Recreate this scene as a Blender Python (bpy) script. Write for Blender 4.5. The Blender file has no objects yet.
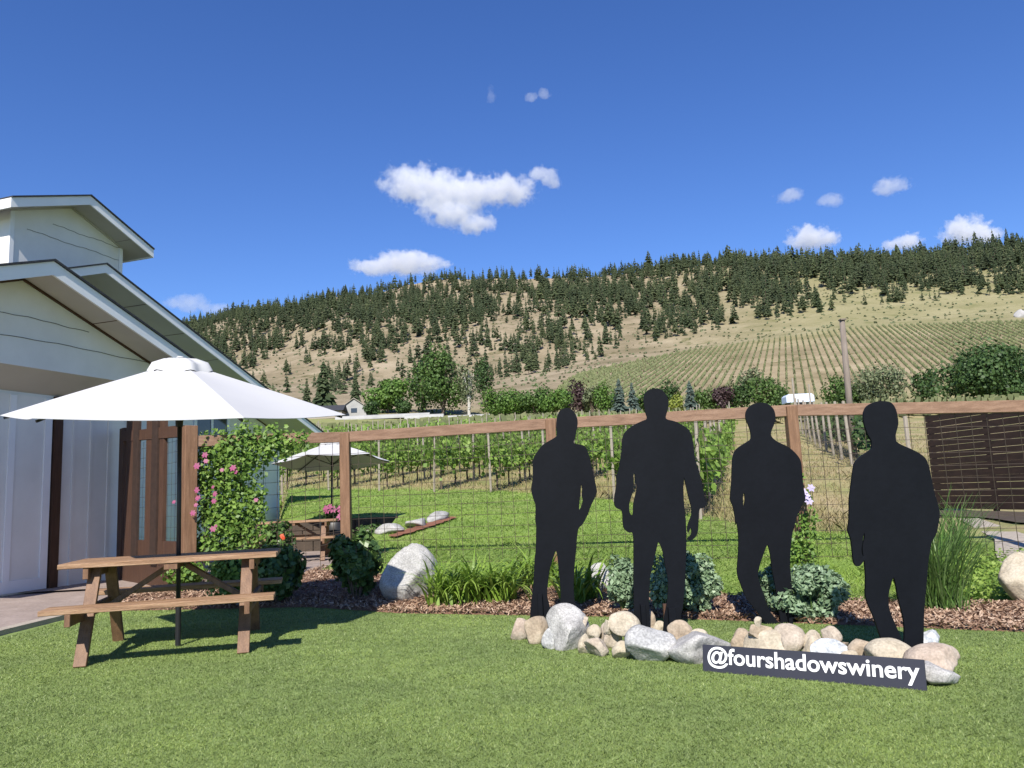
import bpy, bmesh, math, random
import numpy as np
from mathutils import Vector, Matrix, Quaternion

random.seed(7); RNG = np.random.default_rng(7)
scene = bpy.context.scene
COL = scene.collection

# ------------------------------------------------------------------ camera
CAM_H, FPX, PITCH, ROLL = 1.14, 790.0, math.radians(8.0), math.radians(2.5)
_f = np.array((0, math.cos(PITCH), math.sin(PITCH)))
_u0 = np.array((0, -math.sin(PITCH), math.cos(PITCH)))
_r0 = np.array((1.0, 0, 0))
_r = math.cos(ROLL) * _r0 - math.sin(ROLL) * _u0
_u = math.sin(ROLL) * _r0 + math.cos(ROLL) * _u0
cd = bpy.data.cameras.new('camera'); cam = bpy.data.objects.new('camera', cd); COL.objects.link(cam)
m = Matrix.Identity(4)
for i in range(3):
    m[i][0], m[i][1], m[i][2] = _r[i], _u[i], -_f[i]
m[2][3] = CAM_H
cam.matrix_world = m
cd.sensor_fit = 'HORIZONTAL'; cd.sensor_width = 36.0; cd.lens = 36.0 * FPX / 1024.0
cd.clip_start = 0.05; cd.clip_end = 30000
scene.camera = cam

# ------------------------------------------------------------------ sky, sun, exposure
SUN_TO = Vector((-0.16, -0.987, 0)).normalized()
SUN_EL = math.radians(42)
w = bpy.data.worlds.new('World'); scene.world = w; w.use_nodes = True
nt = w.node_tree; nt.nodes.clear()
sky = nt.nodes.new('ShaderNodeTexSky'); sky.sky_type = 'NISHITA'; sky.sun_disc = False
sky.sun_elevation = SUN_EL
sky.sun_rotation = math.atan2(SUN_TO.x, SUN_TO.y)
sky.altitude = 500; sky.air_density = 1.0; sky.dust_density = 0.1; sky.ozone_density = 5.0
bg = nt.nodes.new('ShaderNodeBackground'); bg.inputs['Strength'].default_value = 0.12
out = nt.nodes.new('ShaderNodeOutputWorld')
hs = nt.nodes.new('ShaderNodeHueSaturation'); hs.inputs['Saturation'].default_value = 1.18; hs.inputs['Hue'].default_value = 0.514; hs.inputs['Value'].default_value = 0.92; nt.links.new(sky.outputs[0], hs.inputs['Color']); nt.links.new(hs.outputs[0], bg.inputs[0]); nt.links.new(bg.outputs[0], out.inputs[0])
sl = bpy.data.lights.new('sun', 'SUN'); sl.energy = 5.0; sl.angle = math.radians(0.5); sl.color = (1.0, 0.94, 0.85)
so = bpy.data.objects.new('sun', sl); COL.objects.link(so)
sd = Vector((SUN_TO.x * math.cos(SUN_EL), SUN_TO.y * math.cos(SUN_EL), math.sin(SUN_EL)))
so.rotation_euler = sd.to_track_quat('Z', 'Y').to_euler()
so.location = (-10, -30, 40)
scene.view_settings.view_transform = 'Standard'; scene.view_settings.look = 'None'
scene.view_settings.gamma = 1.0; scene.view_settings.exposure = 0.6
scene.view_settings.use_curve_mapping = False
scene.cycles.volume_bounces = 6; scene.cycles.volume_step_rate = 0.4; scene.cycles.volume_max_steps = 128
scene.cycles.max_bounces = 8; scene.cycles.transparent_max_bounces = 8

# ------------------------------------------------------------------ helpers
def ray(px, py):
    d = _f + (px - 512) / FPX * _r + (384 - py) / FPX * _u
    return d / d[1]
def at(px, py, Y):
    d = ray(px, py); return np.array((d[0] * Y, Y, CAM_H + d[2] * Y))
def gnd(px, py, z=0.0):
    d = ray(px, py); t = (z - CAM_H) / d[2]; return np.array((d[0] * t, t, z))
def tag(o, label=None, cat=None, group=None, kind=None):
    if label: o['label'] = label
    if cat: o['category'] = cat
    if group: o['group'] = group
    if kind: o['kind'] = kind
    return o
def link(o, parent=None):
    COL.objects.link(o)
    if parent is not None: o.parent = parent
    return o
def empty(name, loc=(0, 0, 0), rz=0.0, rot=None):
    o = bpy.data.objects.new(name, None); o.location = loc
    o.rotation_euler = rot if rot else (0, 0, rz); o.empty_display_size = 0.2
    COL.objects.link(o); return o
def copy_tree(o, parent=None):
    c = o.copy(); COL.objects.link(c)
    if parent is not None: c.parent = parent
    for ch in list(o.children): copy_tree(ch, c)
    return c

def np_mesh(name, V, F, smooth=False):
    """V (n,3), F (m,k) arrays -> mesh, fast"""
    V = np.asarray(V, dtype=np.float32); F = np.asarray(F, dtype=np.int32)
    me = bpy.data.meshes.new(name)
    me.vertices.add(len(V)); me.vertices.foreach_set('co', V.ravel())
    k = F.shape[1]
    me.loops.add(F.size); me.loops.foreach_set('vertex_index', F.ravel())
    me.polygons.add(len(F)); me.polygons.foreach_set('loop_start', np.arange(0, F.size, k, dtype=np.int32))
    me.polygons.foreach_set('loop_total', np.full(len(F), k, dtype=np.int32))
    if smooth: me.polygons.foreach_set('use_smooth', np.ones(len(F), dtype=bool))
    me.update(calc_edges=True); me.validate(); return me
def np_obj(name, V, F, mat, parent=None, smooth=False):
    me = np_mesh(name, V, F, smooth); me.materials.append(mat)
    return link(bpy.data.objects.new(name, me), parent)

class MB:
    """collects boxes, bars, tubes, polygons; build() links them as one mesh object"""
    def __init__(s, T=None): s.v = []; s.f = []; s.T = T
    def add(s, vs, fs):
        b = len(s.v)
        for p in vs:
            p = tuple(float(a) for a in p); s.v.append(s.T(p) if s.T else p)
        for f in fs: s.f.append(tuple(i + b for i in f))
    def box(s, a, b):
        (x0, y0, z0), (x1, y1, z1) = a, b
        s.add([(x0, y0, z0), (x1, y0, z0), (x1, y1, z0), (x0, y1, z0), (x0, y0, z1), (x1, y0, z1), (x1, y1, z1), (x0, y1, z1)],
              [(0, 3, 2, 1), (4, 5, 6, 7), (0, 1, 5, 4), (1, 2, 6, 5), (2, 3, 7, 6), (3, 0, 4, 7)])
    def bar(s, p, q, wd, ht, up=(0, 0, 1)):
        p = Vector(p); q = Vector(q); d = (q - p).normalized(); u = Vector(up)
        x = d.cross(u)
        if x.length < 1e-4: x = d.cross(Vector((0, 1, 0)))
        x.normalize(); y = x.cross(d).normalized()
        vs = []
        for c in (p, q):
            for a, b in ((-1, -1), (1, -1), (1, 1), (-1, 1)): vs.append(c + x * a * wd / 2 + y * b * ht / 2)
        s.add(vs, [(0, 1, 2, 3), (7, 6, 5, 4), (0, 4, 5, 1), (1, 5, 6, 2), (2, 6, 7, 3), (3, 7, 4, 0)])
    def tube(s, pts, rad, n=8, cap=True):
        if not hasattr(rad, '__len__'): rad = [rad] * len(pts)
        pts = [Vector(p) for p in pts]; b = []; ref = None
        vs = []; fs = []
        for i, p in enumerate(pts):
            d = (pts[min(i + 1, len(pts) - 1)] - pts[max(i - 1, 0)]).normalized()
            if ref is None: ref = d.orthogonal().normalized()
            x = (ref - d * ref.dot(d)).normalized(); y = d.cross(x); ref = x
            for k in range(n):
                a = 2 * math.pi * k / n; vs.append(p + (x * math.cos(a) + y * math.sin(a)) * rad[i])
        for i in range(len(pts) - 1):
            for k in range(n):
                fs.append((i * n + k, i * n + (k + 1) % n, (i + 1) * n + (k + 1) % n, (i + 1) * n + k))
        if cap:
            fs.append(tuple(reversed(range(n)))); fs.append(tuple((len(pts) - 1) * n + k for k in range(n)))
        s.add(vs, fs)
    def lathe(s, prof, n=24, c=(0, 0)):
        vs = []; fs = []
        for r, z in prof:
            for k in range(n):
                a = 2 * math.pi * k / n; vs.append((c[0] + r * math.cos(a), c[1] + r * math.sin(a), z))
        for i in range(len(prof) - 1):
            for k in range(n): fs.append((i * n + k, i * n + (k + 1) % n, (i + 1) * n + (k + 1) % n, (i + 1) * n + k))
        fs.append(tuple(reversed(range(n)))); fs.append(tuple((len(prof) - 1) * n + k for k in range(n)))
        s.add(vs, fs)
    def prism(s, poly, off):
        """closed polygon (3-D points) extruded by vector off"""
        n = len(poly); a = [Vector(p) for p in poly]; o = Vector(off)
        s.add(a + [p + o for p in a], [tuple(reversed(range(n))), tuple(range(n, 2 * n))] + [(i, (i + 1) % n, n + (i + 1) % n, n + i) for i in range(n)])
    def build(s, name, mat, parent=None, smooth=False, bevel=0.0):
        me = bpy.data.meshes.new(name); me.from_pydata(s.v, [], s.f)
        bm = bmesh.new(); bm.from_mesh(me); bmesh.ops.recalc_face_normals(bm, faces=bm.faces)
        if bevel > 0:
            bmesh.ops.bevel(bm, geom=[e for e in bm.edges if e.calc_length() > bevel * 3], offset=bevel, segments=1, affect='EDGES', profile=0.5)
        bm.to_mesh(me); bm.free()
        me.materials.append(mat)
        if smooth:
            for p in me.polygons: p.use_smooth = True
        return link(bpy.data.objects.new(name, me), parent)

# vectorised value noise
def _hash(i, j, k, s):
    h = (i * 374761393 + j * 668265263 + k * 2147483647 + s * 974711) & 0xFFFFFFFF
    h = ((h ^ (h >> 13)) * 1274126177) & 0xFFFFFFFF
    h = h ^ (h >> 16)
    return (h & 0xFFFF) / 65535.0
def vnoise(p, seed=0):
    p = np.asarray(p, dtype=np.float64); i = np.floor(p).astype(np.int64); f = p - i; f = f * f * (3 - 2 * f)
    r = 0
    for a in (0, 1):
        for b in (0, 1):
            for c in (0, 1):
                wgt = (f[:, 0] if a else 1 - f[:, 0]) * (f[:, 1] if b else 1 - f[:, 1]) * (f[:, 2] if c else 1 - f[:, 2])
                r = r + wgt * _hash(i[:, 0] + a, i[:, 1] + b, i[:, 2] + c, seed)
    return r
def fbm(p, seed=0, o=4):
    r = 0; a = 1.0; t = 0; p = np.asarray(p, dtype=np.float64)
    for k in range(o):
        r = r + a * vnoise(p * 2 ** k, seed + k); t += a; a *= 0.5
    return r / t

# ------------------------------------------------------------------ materials
def new_mat(name):
    mt = bpy.data.materials.new(name); mt.use_nodes = True
    n = mt.node_tree; b = n.nodes['Principled BSDF']; return mt, n, b
def ramp(n, cols):
    r = n.nodes.new('ShaderNodeValToRGB'); e = r.color_ramp.elements
    while len(e) > 1: e.remove(e[-1])
    for i, c in enumerate(cols):
        pos, c = c if isinstance(c[1], (tuple, list)) else (i / max(1, len(cols) - 1), c)
        if i == 0: x = e[0]; x.position = pos
        else: x = e.new(pos)
        x.color = (*c, 1)
    return r
def mat_noise(name, cols, scale=5.0, rough=0.7, bump=0.0, bscale=None, detail=5, stretch=(1, 1, 1), metal=0.0, spec=0.4, fine=0.0):
    mt, n, b = new_mat(name); L = n.links.new
    tc = n.nodes.new('ShaderNodeTexCoord'); mp = n.nodes.new('ShaderNodeMapping'); mp.inputs['Scale'].default_value = stretch
    L(tc.outputs['Object'], mp.inputs[0])
    nz = n.nodes.new('ShaderNodeTexNoise'); nz.inputs['Scale'].default_value = scale; nz.inputs['Detail'].default_value = detail
    nz.inputs['Roughness'].default_value = 0.6
    L(mp.outputs[0], nz.inputs['Vector'])
    r = ramp(n, [(0.28 + 0.44 * i / max(1, len(cols) - 1), c) for i, c in enumerate(cols)]); L(nz.outputs['Fac'], r.inputs[0])
    col = r.outputs[0]
    if fine > 0:
        n2 = n.nodes.new('ShaderNodeTexNoise'); n2.inputs['Scale'].default_value = scale * 11; n2.inputs['Detail'].default_value = 3
        L(mp.outputs[0], n2.inputs['Vector'])
        r2 = ramp(n, [(0.3, (1 - fine,) * 3), (0.7, (1 + fine,) * 3)]); L(n2.outputs['Fac'], r2.inputs[0])
        mx = n.nodes.new('ShaderNodeMix'); mx.data_type = 'RGBA'; mx.blend_type = 'MULTIPLY'; mx.inputs[0].default_value = 1
        L(col, mx.inputs[6]); L(r2.outputs[0], mx.inputs[7]); col = mx.outputs[2]
    L(col, b.inputs['Base Color'])
    b.inputs['Roughness'].default_value = rough; b.inputs['Metallic'].default_value = metal; b.inputs['Specular IOR Level'].default_value = spec
    if bump > 0:
        n3 = n.nodes.new('ShaderNodeTexNoise'); n3.inputs['Scale'].default_value = bscale or scale * 4; n3.inputs['Detail'].default_value = 6
        L(mp.outputs[0], n3.inputs['Vector'])
        bp = n.nodes.new('ShaderNodeBump'); bp.inputs['Strength'].default_value = bump; bp.inputs['Distance'].default_value = 0.02
        L(n3.outputs['Fac'], bp.inputs['Height']); L(bp.outputs[0], b.inputs['Normal'])
    return mt
def mat_leaf(name, cols, trans=0.3, rough=0.5, spec=0.3, big=0.0):
    mt, n, b = new_mat(name); L = n.links.new
    g = n.nodes.new('ShaderNodeNewGeometry'); r = ramp(n, cols); L(g.outputs['Random Per Island'], r.inputs[0])
    col = r.outputs[0]
    if big > 0:
        gp_n = n.nodes.new('ShaderNodeNewGeometry'); nz = n.nodes.new('ShaderNodeTexNoise'); nz.inputs['Scale'].default_value = big
        L(gp_n.outputs['Position'], nz.inputs['Vector'])
        r2 = ramp(n, [(0.3, (0.72, 0.72, 0.75)), (0.7, (1.2, 1.15, 1.0))]); L(nz.outputs['Fac'], r2.inputs[0])
        mx = n.nodes.new('ShaderNodeMix'); mx.data_type = 'RGBA'; mx.blend_type = 'MULTIPLY'; mx.inputs[0].default_value = 1
        L(col, mx.inputs[6]); L(r2.outputs[0], mx.inputs[7]); col = mx.outputs[2]
    L(col, b.inputs['Base Color'])
    b.inputs['Roughness'].default_value = rough; b.inputs['Specular IOR Level'].default_value = spec
    t = n.nodes.new('ShaderNodeBsdfTranslucent'); L(col, t.inputs[0])
    mxs = n.nodes.new('ShaderNodeMixShader'); mxs.inputs[0].default_value = trans
    L(b.outputs[0], mxs.inputs[1]); L(t.outputs[0], mxs.inputs[2])
    L(mxs.outputs[0], n.nodes['Material Output'].inputs[0])
    return mt

M = {}
M['white_paint'] = mat_noise('white_paint', [(0.67, 0.66, 0.63), (0.75, 0.74, 0.71)], 2.0, 0.55, 0.05, 30)
M['fascia_white'] = mat_noise('fascia_white', [(0.72, 0.73, 0.74), (0.8, 0.8, 0.8)], 1.5, 0.5)
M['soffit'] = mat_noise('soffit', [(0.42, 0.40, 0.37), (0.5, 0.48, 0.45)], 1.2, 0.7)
M['shingle'] = mat_noise('shingle', [(0.02, 0.022, 0.028), (0.05, 0.052, 0.06)], 14, 0.9, 0.3, 40)
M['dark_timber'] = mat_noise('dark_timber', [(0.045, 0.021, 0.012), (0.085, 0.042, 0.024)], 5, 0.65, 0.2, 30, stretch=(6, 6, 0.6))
M['fence_wood'] = mat_noise('fence_wood', [(0.14, 0.077, 0.045), (0.21, 0.122, 0.076), (0.27, 0.168, 0.11)], 3.0, 0.65, 0.2, 20, stretch=(0.8, 6, 9), fine=0.15)
M['post_wood'] = mat_noise('post_wood', [(0.12, 0.062, 0.032), (0.18, 0.096, 0.052), (0.235, 0.135, 0.078)], 3.0, 0.65, 0.2, 20, stretch=(9, 9, 0.8), fine=0.15)
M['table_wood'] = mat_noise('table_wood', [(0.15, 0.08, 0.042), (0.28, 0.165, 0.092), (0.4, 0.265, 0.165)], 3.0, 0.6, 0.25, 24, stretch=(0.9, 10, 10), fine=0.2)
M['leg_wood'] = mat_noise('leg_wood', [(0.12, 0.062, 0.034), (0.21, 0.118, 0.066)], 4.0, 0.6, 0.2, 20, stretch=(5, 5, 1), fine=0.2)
M['canvas'] = mat_noise('canvas', [(0.455, 0.455, 0.46), (0.49, 0.49, 0.49)], 1.5, 0.85, 0.05, 200)
M['black_metal'] = mat_noise('black_metal', [(0.012, 0.012, 0.014), (0.02, 0.02, 0.022)], 6, 0.4)
M['cutout_black'] = mat_noise('cutout_black', [(0.003, 0.0038, 0.006), (0.005, 0.006, 0.009)], 3.0, 0.6, 0.02, 60, spec=0.12, fine=0.1)
M['sign_navy'] = mat_noise('sign_navy', [(0.024, 0.025, 0.038), (0.034, 0.034, 0.048)], 3.0, 0.5)
M['letter_white'] = mat_noise('letter_white', [(0.82, 0.82, 0.83), (0.86, 0.86, 0.86)], 5, 0.5)
M['wire'] = mat_noise('wire', [(0.05, 0.037, 0.027), (0.09, 0.066, 0.048)], 8, 0.5, metal=0.4)
M['concrete'] = mat_noise('concrete', [(0.24, 0.19, 0.165), (0.33, 0.265, 0.235)], 3, 0.85, 0.1, 30, fine=0.15)
M['edge_concrete'] = mat_noise('edge_concrete', [(0.31, 0.27, 0.22), (0.4, 0.35, 0.29)], 6, 0.85, 0.1, 30, fine=0.15)
M['glass'] = mat_noise('glass', [(0.02, 0.025, 0.03), (0.04, 0.045, 0.05)], 2, 0.08, spec=0.8)
M['grey_post'] = mat_noise('grey_post', [(0.22, 0.19, 0.15), (0.34, 0.3, 0.25)], 4, 0.8, stretch=(6, 6, 1))
M['pole_wood'] = mat_noise('pole_wood', [(0.13, 0.105, 0.085), (0.22, 0.185, 0.155)], 2, 0.85, stretch=(5, 5, 0.6))
M['screen_wood'] = mat_noise('screen_wood', [(0.022, 0.012, 0.008), (0.046, 0.025, 0.017)], 3, 0.75, stretch=(5, 1, 5))
M['wall_block_and_shade'] = mat_noise('wall_block_and_shade', [(0.045, 0.035, 0.026), (0.085, 0.062, 0.046)], 5, 0.9)  # retaining block tone, also the painted shade below the slatted screen
M['mulch'] = mat_noise('mulch', [(0.14, 0.075, 0.05), (0.25, 0.145, 0.095)], 14, 0.9, 0.6, 60)
M['mulch_chip'] = mat_leaf('mulch_chip', [(0.13, 0.073, 0.045), (0.25, 0.155, 0.1), (0.36, 0.245, 0.165), (0.48, 0.36, 0.265)], 0.0, 0.8)
M['red_mulch'] = mat_noise('red_mulch', [(0.16, 0.065, 0.035), (0.26, 0.11, 0.06)], 14, 0.9, 0.5, 50)
M['turf'] = mat_noise('turf', [(0.15, 0.21, 0.062), (0.18, 0.24, 0.072)], 0.7, 0.85, 0.3, 120, fine=0.25)
M['turf_blade'] = mat_leaf('turf_blade', [(0.15, 0.225, 0.06), (0.19, 0.27, 0.076), (0.22, 0.3, 0.09), (0.29, 0.36, 0.13)], 0.2, 0.45, 0.35, big=0.9)
M['meadow_blade'] = mat_leaf('meadow_blade', [(0.13, 0.23, 0.04), (0.22, 0.34, 0.068), (0.31, 0.42, 0.11)], 0.35, 0.5, big=0.35)
M['straw_blade'] = mat_leaf('straw_blade', [(0.26, 0.21, 0.1), (0.36, 0.29, 0.16), (0.2, 0.21, 0.07)], 0.2, 0.7)
M['lily_leaf'] = mat_leaf('lily_leaf', [(0.14, 0.25, 0.03), (0.22, 0.34, 0.05), (0.28, 0.4, 0.08)], 0.35, 0.4, 0.4)
M['sedum_leaf'] = mat_leaf('sedum_leaf', [(0.12, 0.19, 0.10), (0.2, 0.29, 0.165), (0.3, 0.4, 0.25)], 0.2, 0.45, 0.4)
M['dark_leaf'] = mat_leaf('dark_leaf', [(0.04, 0.08, 0.024), (0.07, 0.13, 0.036), (0.14, 0.22, 0.06)], 0.25, 0.4, 0.4)
M['clematis_leaf'] = mat_leaf('clematis_leaf', [(0.07, 0.14, 0.025), (0.13, 0.23, 0.04), (0.22, 0.33, 0.07)], 0.3, 0.45)
M['vine_leaf'] = mat_leaf('vine_leaf', [(0.11, 0.19, 0.035), (0.18, 0.29, 0.05), (0.27, 0.38, 0.09)], 0.35, 0.5)
M['grass_leaf'] = mat_leaf('grass_leaf', [(0.08, 0.16, 0.035), (0.12, 0.22, 0.05), (0.17, 0.26, 0.09)], 0.35, 0.45)
M['pink_petal'] = mat_leaf('pink_petal', [(0.28, 0.045, 0.13), (0.4, 0.09, 0.21), (0.36, 0.14, 0.2)], 0.3, 0.5)
M['lavender_petal'] = mat_leaf('lavender_petal', [(0.42, 0.36, 0.6), (0.55, 0.48, 0.68)], 0.3, 0.5)
M['red_petal'] = mat_leaf('red_petal', [(0.55, 0.06, 0.02), (0.65, 0.1, 0.03)], 0.2, 0.5)
M['bark'] = mat_noise('bark', [(0.07, 0.05, 0.038), (0.15, 0.115, 0.09)], 6, 0.9, stretch=(4, 4, 0.7))
M['pale_bark'] = mat_noise('pale_bark', [(0.36, 0.34, 0.3), (0.5, 0.48, 0.44)], 3, 0.8, stretch=(4, 4, 0.7))
M['conifer'] = mat_leaf('conifer', [(0.042, 0.066, 0.034), (0.06, 0.088, 0.045), (0.085, 0.11, 0.06)], 0.15, 0.7, 0.2, big=.035)
M['pine'] = mat_leaf('pine', [(0.055, 0.08, 0.042), (0.08, 0.105, 0.055), (0.11, 0.132, 0.07)], 0.15, 0.7, 0.2, big=.03)
M['blue_spruce'] = mat_leaf('blue_spruce', [(0.06, 0.09, 0.075), (0.1, 0.135, 0.115)], 0.15, 0.7)
M['crown_dark'] = mat_leaf('crown_dark', [(0.03, 0.06, 0.018), (0.05, 0.095, 0.026), (0.07, 0.125, 0.035)], 0.2, 0.55)
M['crown_mid'] = mat_leaf('crown_mid', [(0.05, 0.095, 0.022), (0.08, 0.145, 0.035), (0.11, 0.18, 0.045)], 0.25, 0.55)
M['crown_bright'] = mat_leaf('crown_bright', [(0.065, 0.13, 0.024), (0.10, 0.19, 0.035), (0.14, 0.23, 0.05)], 0.28, 0.55)
M['crown_olive'] = mat_leaf('crown_olive', [(0.10, 0.125, 0.06), (0.14, 0.17, 0.085), (0.18, 0.21, 0.11)], 0.2, 0.6)
M['crown_purple'] = mat_leaf('crown_purple', [(0.045, 0.026, 0.03), (0.075, 0.045, 0.045)], 0.15, 0.6)
M['crown_yellow'] = mat_leaf('crown_yellow', [(0.2, 0.24, 0.04), (0.26, 0.3, 0.06)], 0.25, 0.6)
M['hill_vine'] = mat_leaf('hill_vine', [(0.14, 0.165, 0.065), (0.185, 0.21, 0.085), (0.235, 0.25, 0.115)], 0.15, 0.7)
M['tarp_blue'] = mat_noise('tarp_blue', [(0.5, 0.58, 0.72), (0.6, 0.66, 0.78)], 0.4, 0.6)
M['netting'] = mat_noise('netting', [(0.27, 0.27, 0.26), (0.36, 0.36, 0.34)], 0.5, 0.8)

# ------------------------------------------------------------------ terrain
_pts = [(-40, 9.5), (-5, 9.5), (-4.5, 9.4), (-2.37, 9.02), (-1.23, 8.23), (1.06, 7.32), (2.26, 6.66), (3.47, 5.97), (6, 4.9), (40, 2.0)]
def yfront(x): return np.interp(x, [p[0] for p in _pts], [p[1] for p in _pts])
ZP = [(-1e3, 0), (7.6, 0), (8.5, .03), (9.5, .1), (11, .22), (26, 1.37), (45, 3.3), (70, 6.6), (110, 10.4), (150, 14.8), (200, 20.8)]
PXS = [-400, 150, 190, 250, 300, 350, 400, 450, 500, 560, 600, 650, 700, 750, 800, 850, 900, 950, 1000, 1024, 1150, 1500]
RIDGE = [352, 336, 326, 312, 304, 294, 286, 281, 281, 279, 275, 272, 265, 259, 257, 257, 258, 257, 252, 248, 242, 240]
MPX = [-400, 150, 300, 480, 600, 690, 740, 860, 1024, 1500]
MID = [385, 385, 383, 378, 358, 347, 340, 320, 309, 300]
FOOT = [424, 420, 419, 417, 415, 414, 412, 409, 406, 400]
def ridgeY(px): return np.interp(px, [100, 400, 700, 1024], [1050, 950, 800, 640])
def z_from(px, py, Y):
    k = np.asarray(px) - 512; l = 384 - np.asarray(py)
    dy = _f[1] + k / FPX * _r[1] + l / FPX * _u[1]; dz = _f[2] + k / FPX * _r[2] + l / FPX * _u[2]
    return CAM_H + dz / dy * Y
def t_of_px(px): return (np.asarray(px) - 512.0) / FPX
def terrain(x, Y, rough=True):
    x = np.asarray(x, float); Y = np.asarray(Y, float)
    zb = np.interp(Y, [p[0] for p in ZP], [p[1] for p in ZP])
    e_ = np.clip((Y - yfront(x)) / 1.2, 0, 1); zb = np.where(Y < 11, zb * e_ * e_ * (3 - 2 * e_), zb)
    # level patio court behind the fence on the left
    mL = np.clip((-2.75 - x) / 0.5, 0, 1) * np.clip((18.5 - Y) / 0.12, 0, 1)
    mL = np.maximum(mL, np.clip((-0.288 * Y - x) / 0.4, 0, 1) * np.clip((60 - Y) / 20, 0, 1))
    zb = zb * (1 - mL) + np.minimum(zb, 0.06) * mL
    mR = np.clip((x - 5.5) / 2.0, 0, 1) * np.clip((24 - Y) / 5.0, 0, 1) * np.clip((Y - 7) / 2, 0, 1)
    zb = zb * (1 - mR) + np.minimum(zb, 0.34) * mR
    px = 512 + FPX * np.clip(x / np.maximum(Y, 5), -1.1, 1.2)
    rY = ridgeY(px); midY = 420.0
    zf = z_from(px, np.interp(px, MPX, FOOT), 200.0); zm = z_from(px, np.interp(px, MPX, MID), midY); zr = z_from(px, np.interp(px, PXS, RIDGE), rY)
    a = np.clip((Y - 200) / (midY - 200), 0, 1); b = np.clip((Y - midY) / (rY - midY), 0, 1)
    zh = zf + (zm - zf) * a + (zr - zm) * b
    c = np.clip((Y - rY) / 400, 0, 3); zh = zh - 60 * c * c - 20 * c
    z = np.where(Y > 200, zh, zb + (zf - 20.8) * np.clip((Y - 90) / 110, 0, 1))
    if rough:
        P = np.stack([x * 0.011 + Y * 0.004, Y * 0.004, x * 0], -1).reshape(-1, 3)
        n = (fbm(P, 3, 4) - 0.5).reshape(x.shape)
        amp = np.clip((Y - 380) / 200, 0, 1) * np.clip((rY + 200 - Y) / 300, 0.25, 1)
        z = z + n * 26 * amp
        P2 = np.stack([x * 0.6, Y * 0.6, x * 0], -1).reshape(-1, 3)
        z = z + (fbm(P2, 9, 3) - 0.5).reshape(x.shape) * 0.10 * np.clip((Y - 10) / 6, 0, 1) * (1 - mL)
    return z
def tz(x, y): return float(terrain(np.array([float(x)]), np.array([float(y)]))[0])
def vstart(x): return np.interp(x, [-30, -8, -1, 2.7, 3.7, 4.4, 5], [33, 30, 26, 20, 15.5, 13.5, 13.2])

def grid_obj(name, ts, Ys, mat, attr=None, dz=0.0):
    T, Yg = np.meshgrid(ts, Ys); X = T * Yg
    Z = terrain(X, Yg) + dz
    V = np.stack([X, Yg, Z], -1).reshape(-1, 3); nx, ny = len(ts), len(Ys)
    i = np.arange((ny - 1) * (nx - 1)); r = i // (nx - 1); c = i % (nx - 1); a = r * nx + c
    F = np.stack([a, a + 1, a + nx + 1, a + nx], -1)
    o = np_obj(name, V, F, mat, smooth=True)
    if attr is not None:
        for nm, fn in attr.items():
            at_ = o.data.attributes.new(nm, 'FLOAT', 'POINT')
            at_.data.foreach_set('value', fn(V[:, 0], V[:, 1]).astype(np.float32))
    return o

def mat_ground():
    mt, n, b = new_mat('ground_cover'); L = n.links.new
    tc = n.nodes.new('ShaderNodeTexCoord')
    def nz(s, d=5):
        q = n.nodes.new('ShaderNodeTexNoise'); q.inputs['Scale'].default_value = s; q.inputs['Detail'].default_value = d; q.inputs['Roughness'].default_value = 0.65
        L(tc.outputs['Object'], q.inputs['Vector']); return q
    g = ramp(n, [(0.3, (0.13, 0.21, 0.04)), (0.5, (0.18, 0.27, 0.055)), (0.7, (0.25, 0.32, 0.085))]); q = nz(1.2); L(q.outputs['Fac'], g.inputs[0])
    d = ramp(n, [(0.3, (0.16, 0.18, 0.06)), (0.5, (0.27, 0.235, 0.115)), (0.7, (0.38, 0.29, 0.18))]); q2 = nz(0.5, 7); L(q2.outputs['Fac'], d.inputs[0])
    a = n.nodes.new('ShaderNodeAttribute'); a.attribute_name = 'dry'
    ad = n.nodes.new('ShaderNodeMath'); ad.operation = 'ADD'; q3 = nz(0.9, 4)
    mr = n.nodes.new('ShaderNodeMapRange'); mr.inputs[1].default_value = 0.3; mr.inputs[2].default_value = 0.7; mr.inputs[3].default_value = -0.3; mr.inputs[4].default_value = 0.3
    L(q3.outputs['Fac'], mr.inputs[0]); L(a.outputs['Fac'], ad.inputs[0]); L(mr.outputs[0], ad.inputs[1]); ad.use_clamp = True
    mx = n.nodes.new('ShaderNodeMix'); mx.data_type = 'RGBA'; L(ad.outputs[0], mx.inputs[0]); L(g.outputs[0], mx.inputs[6]); L(d.outputs[0], mx.inputs[7])
    L(mx.outputs[2], b.inputs['Base Color']); b.inputs['Roughness'].default_value = 0.9; b.inputs['Specular IOR Level'].default_value = 0.2
    bp = n.nodes.new('ShaderNodeBump'); bp.inputs['Strength'].default_value = 0.6; bp.inputs['Distance'].default_value = 0.08; q4 = nz(9, 5)
    L(q4.outputs['Fac'], bp.inputs['Height']); L(bp.outputs[0], b.inputs['Normal']); return mt
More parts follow.
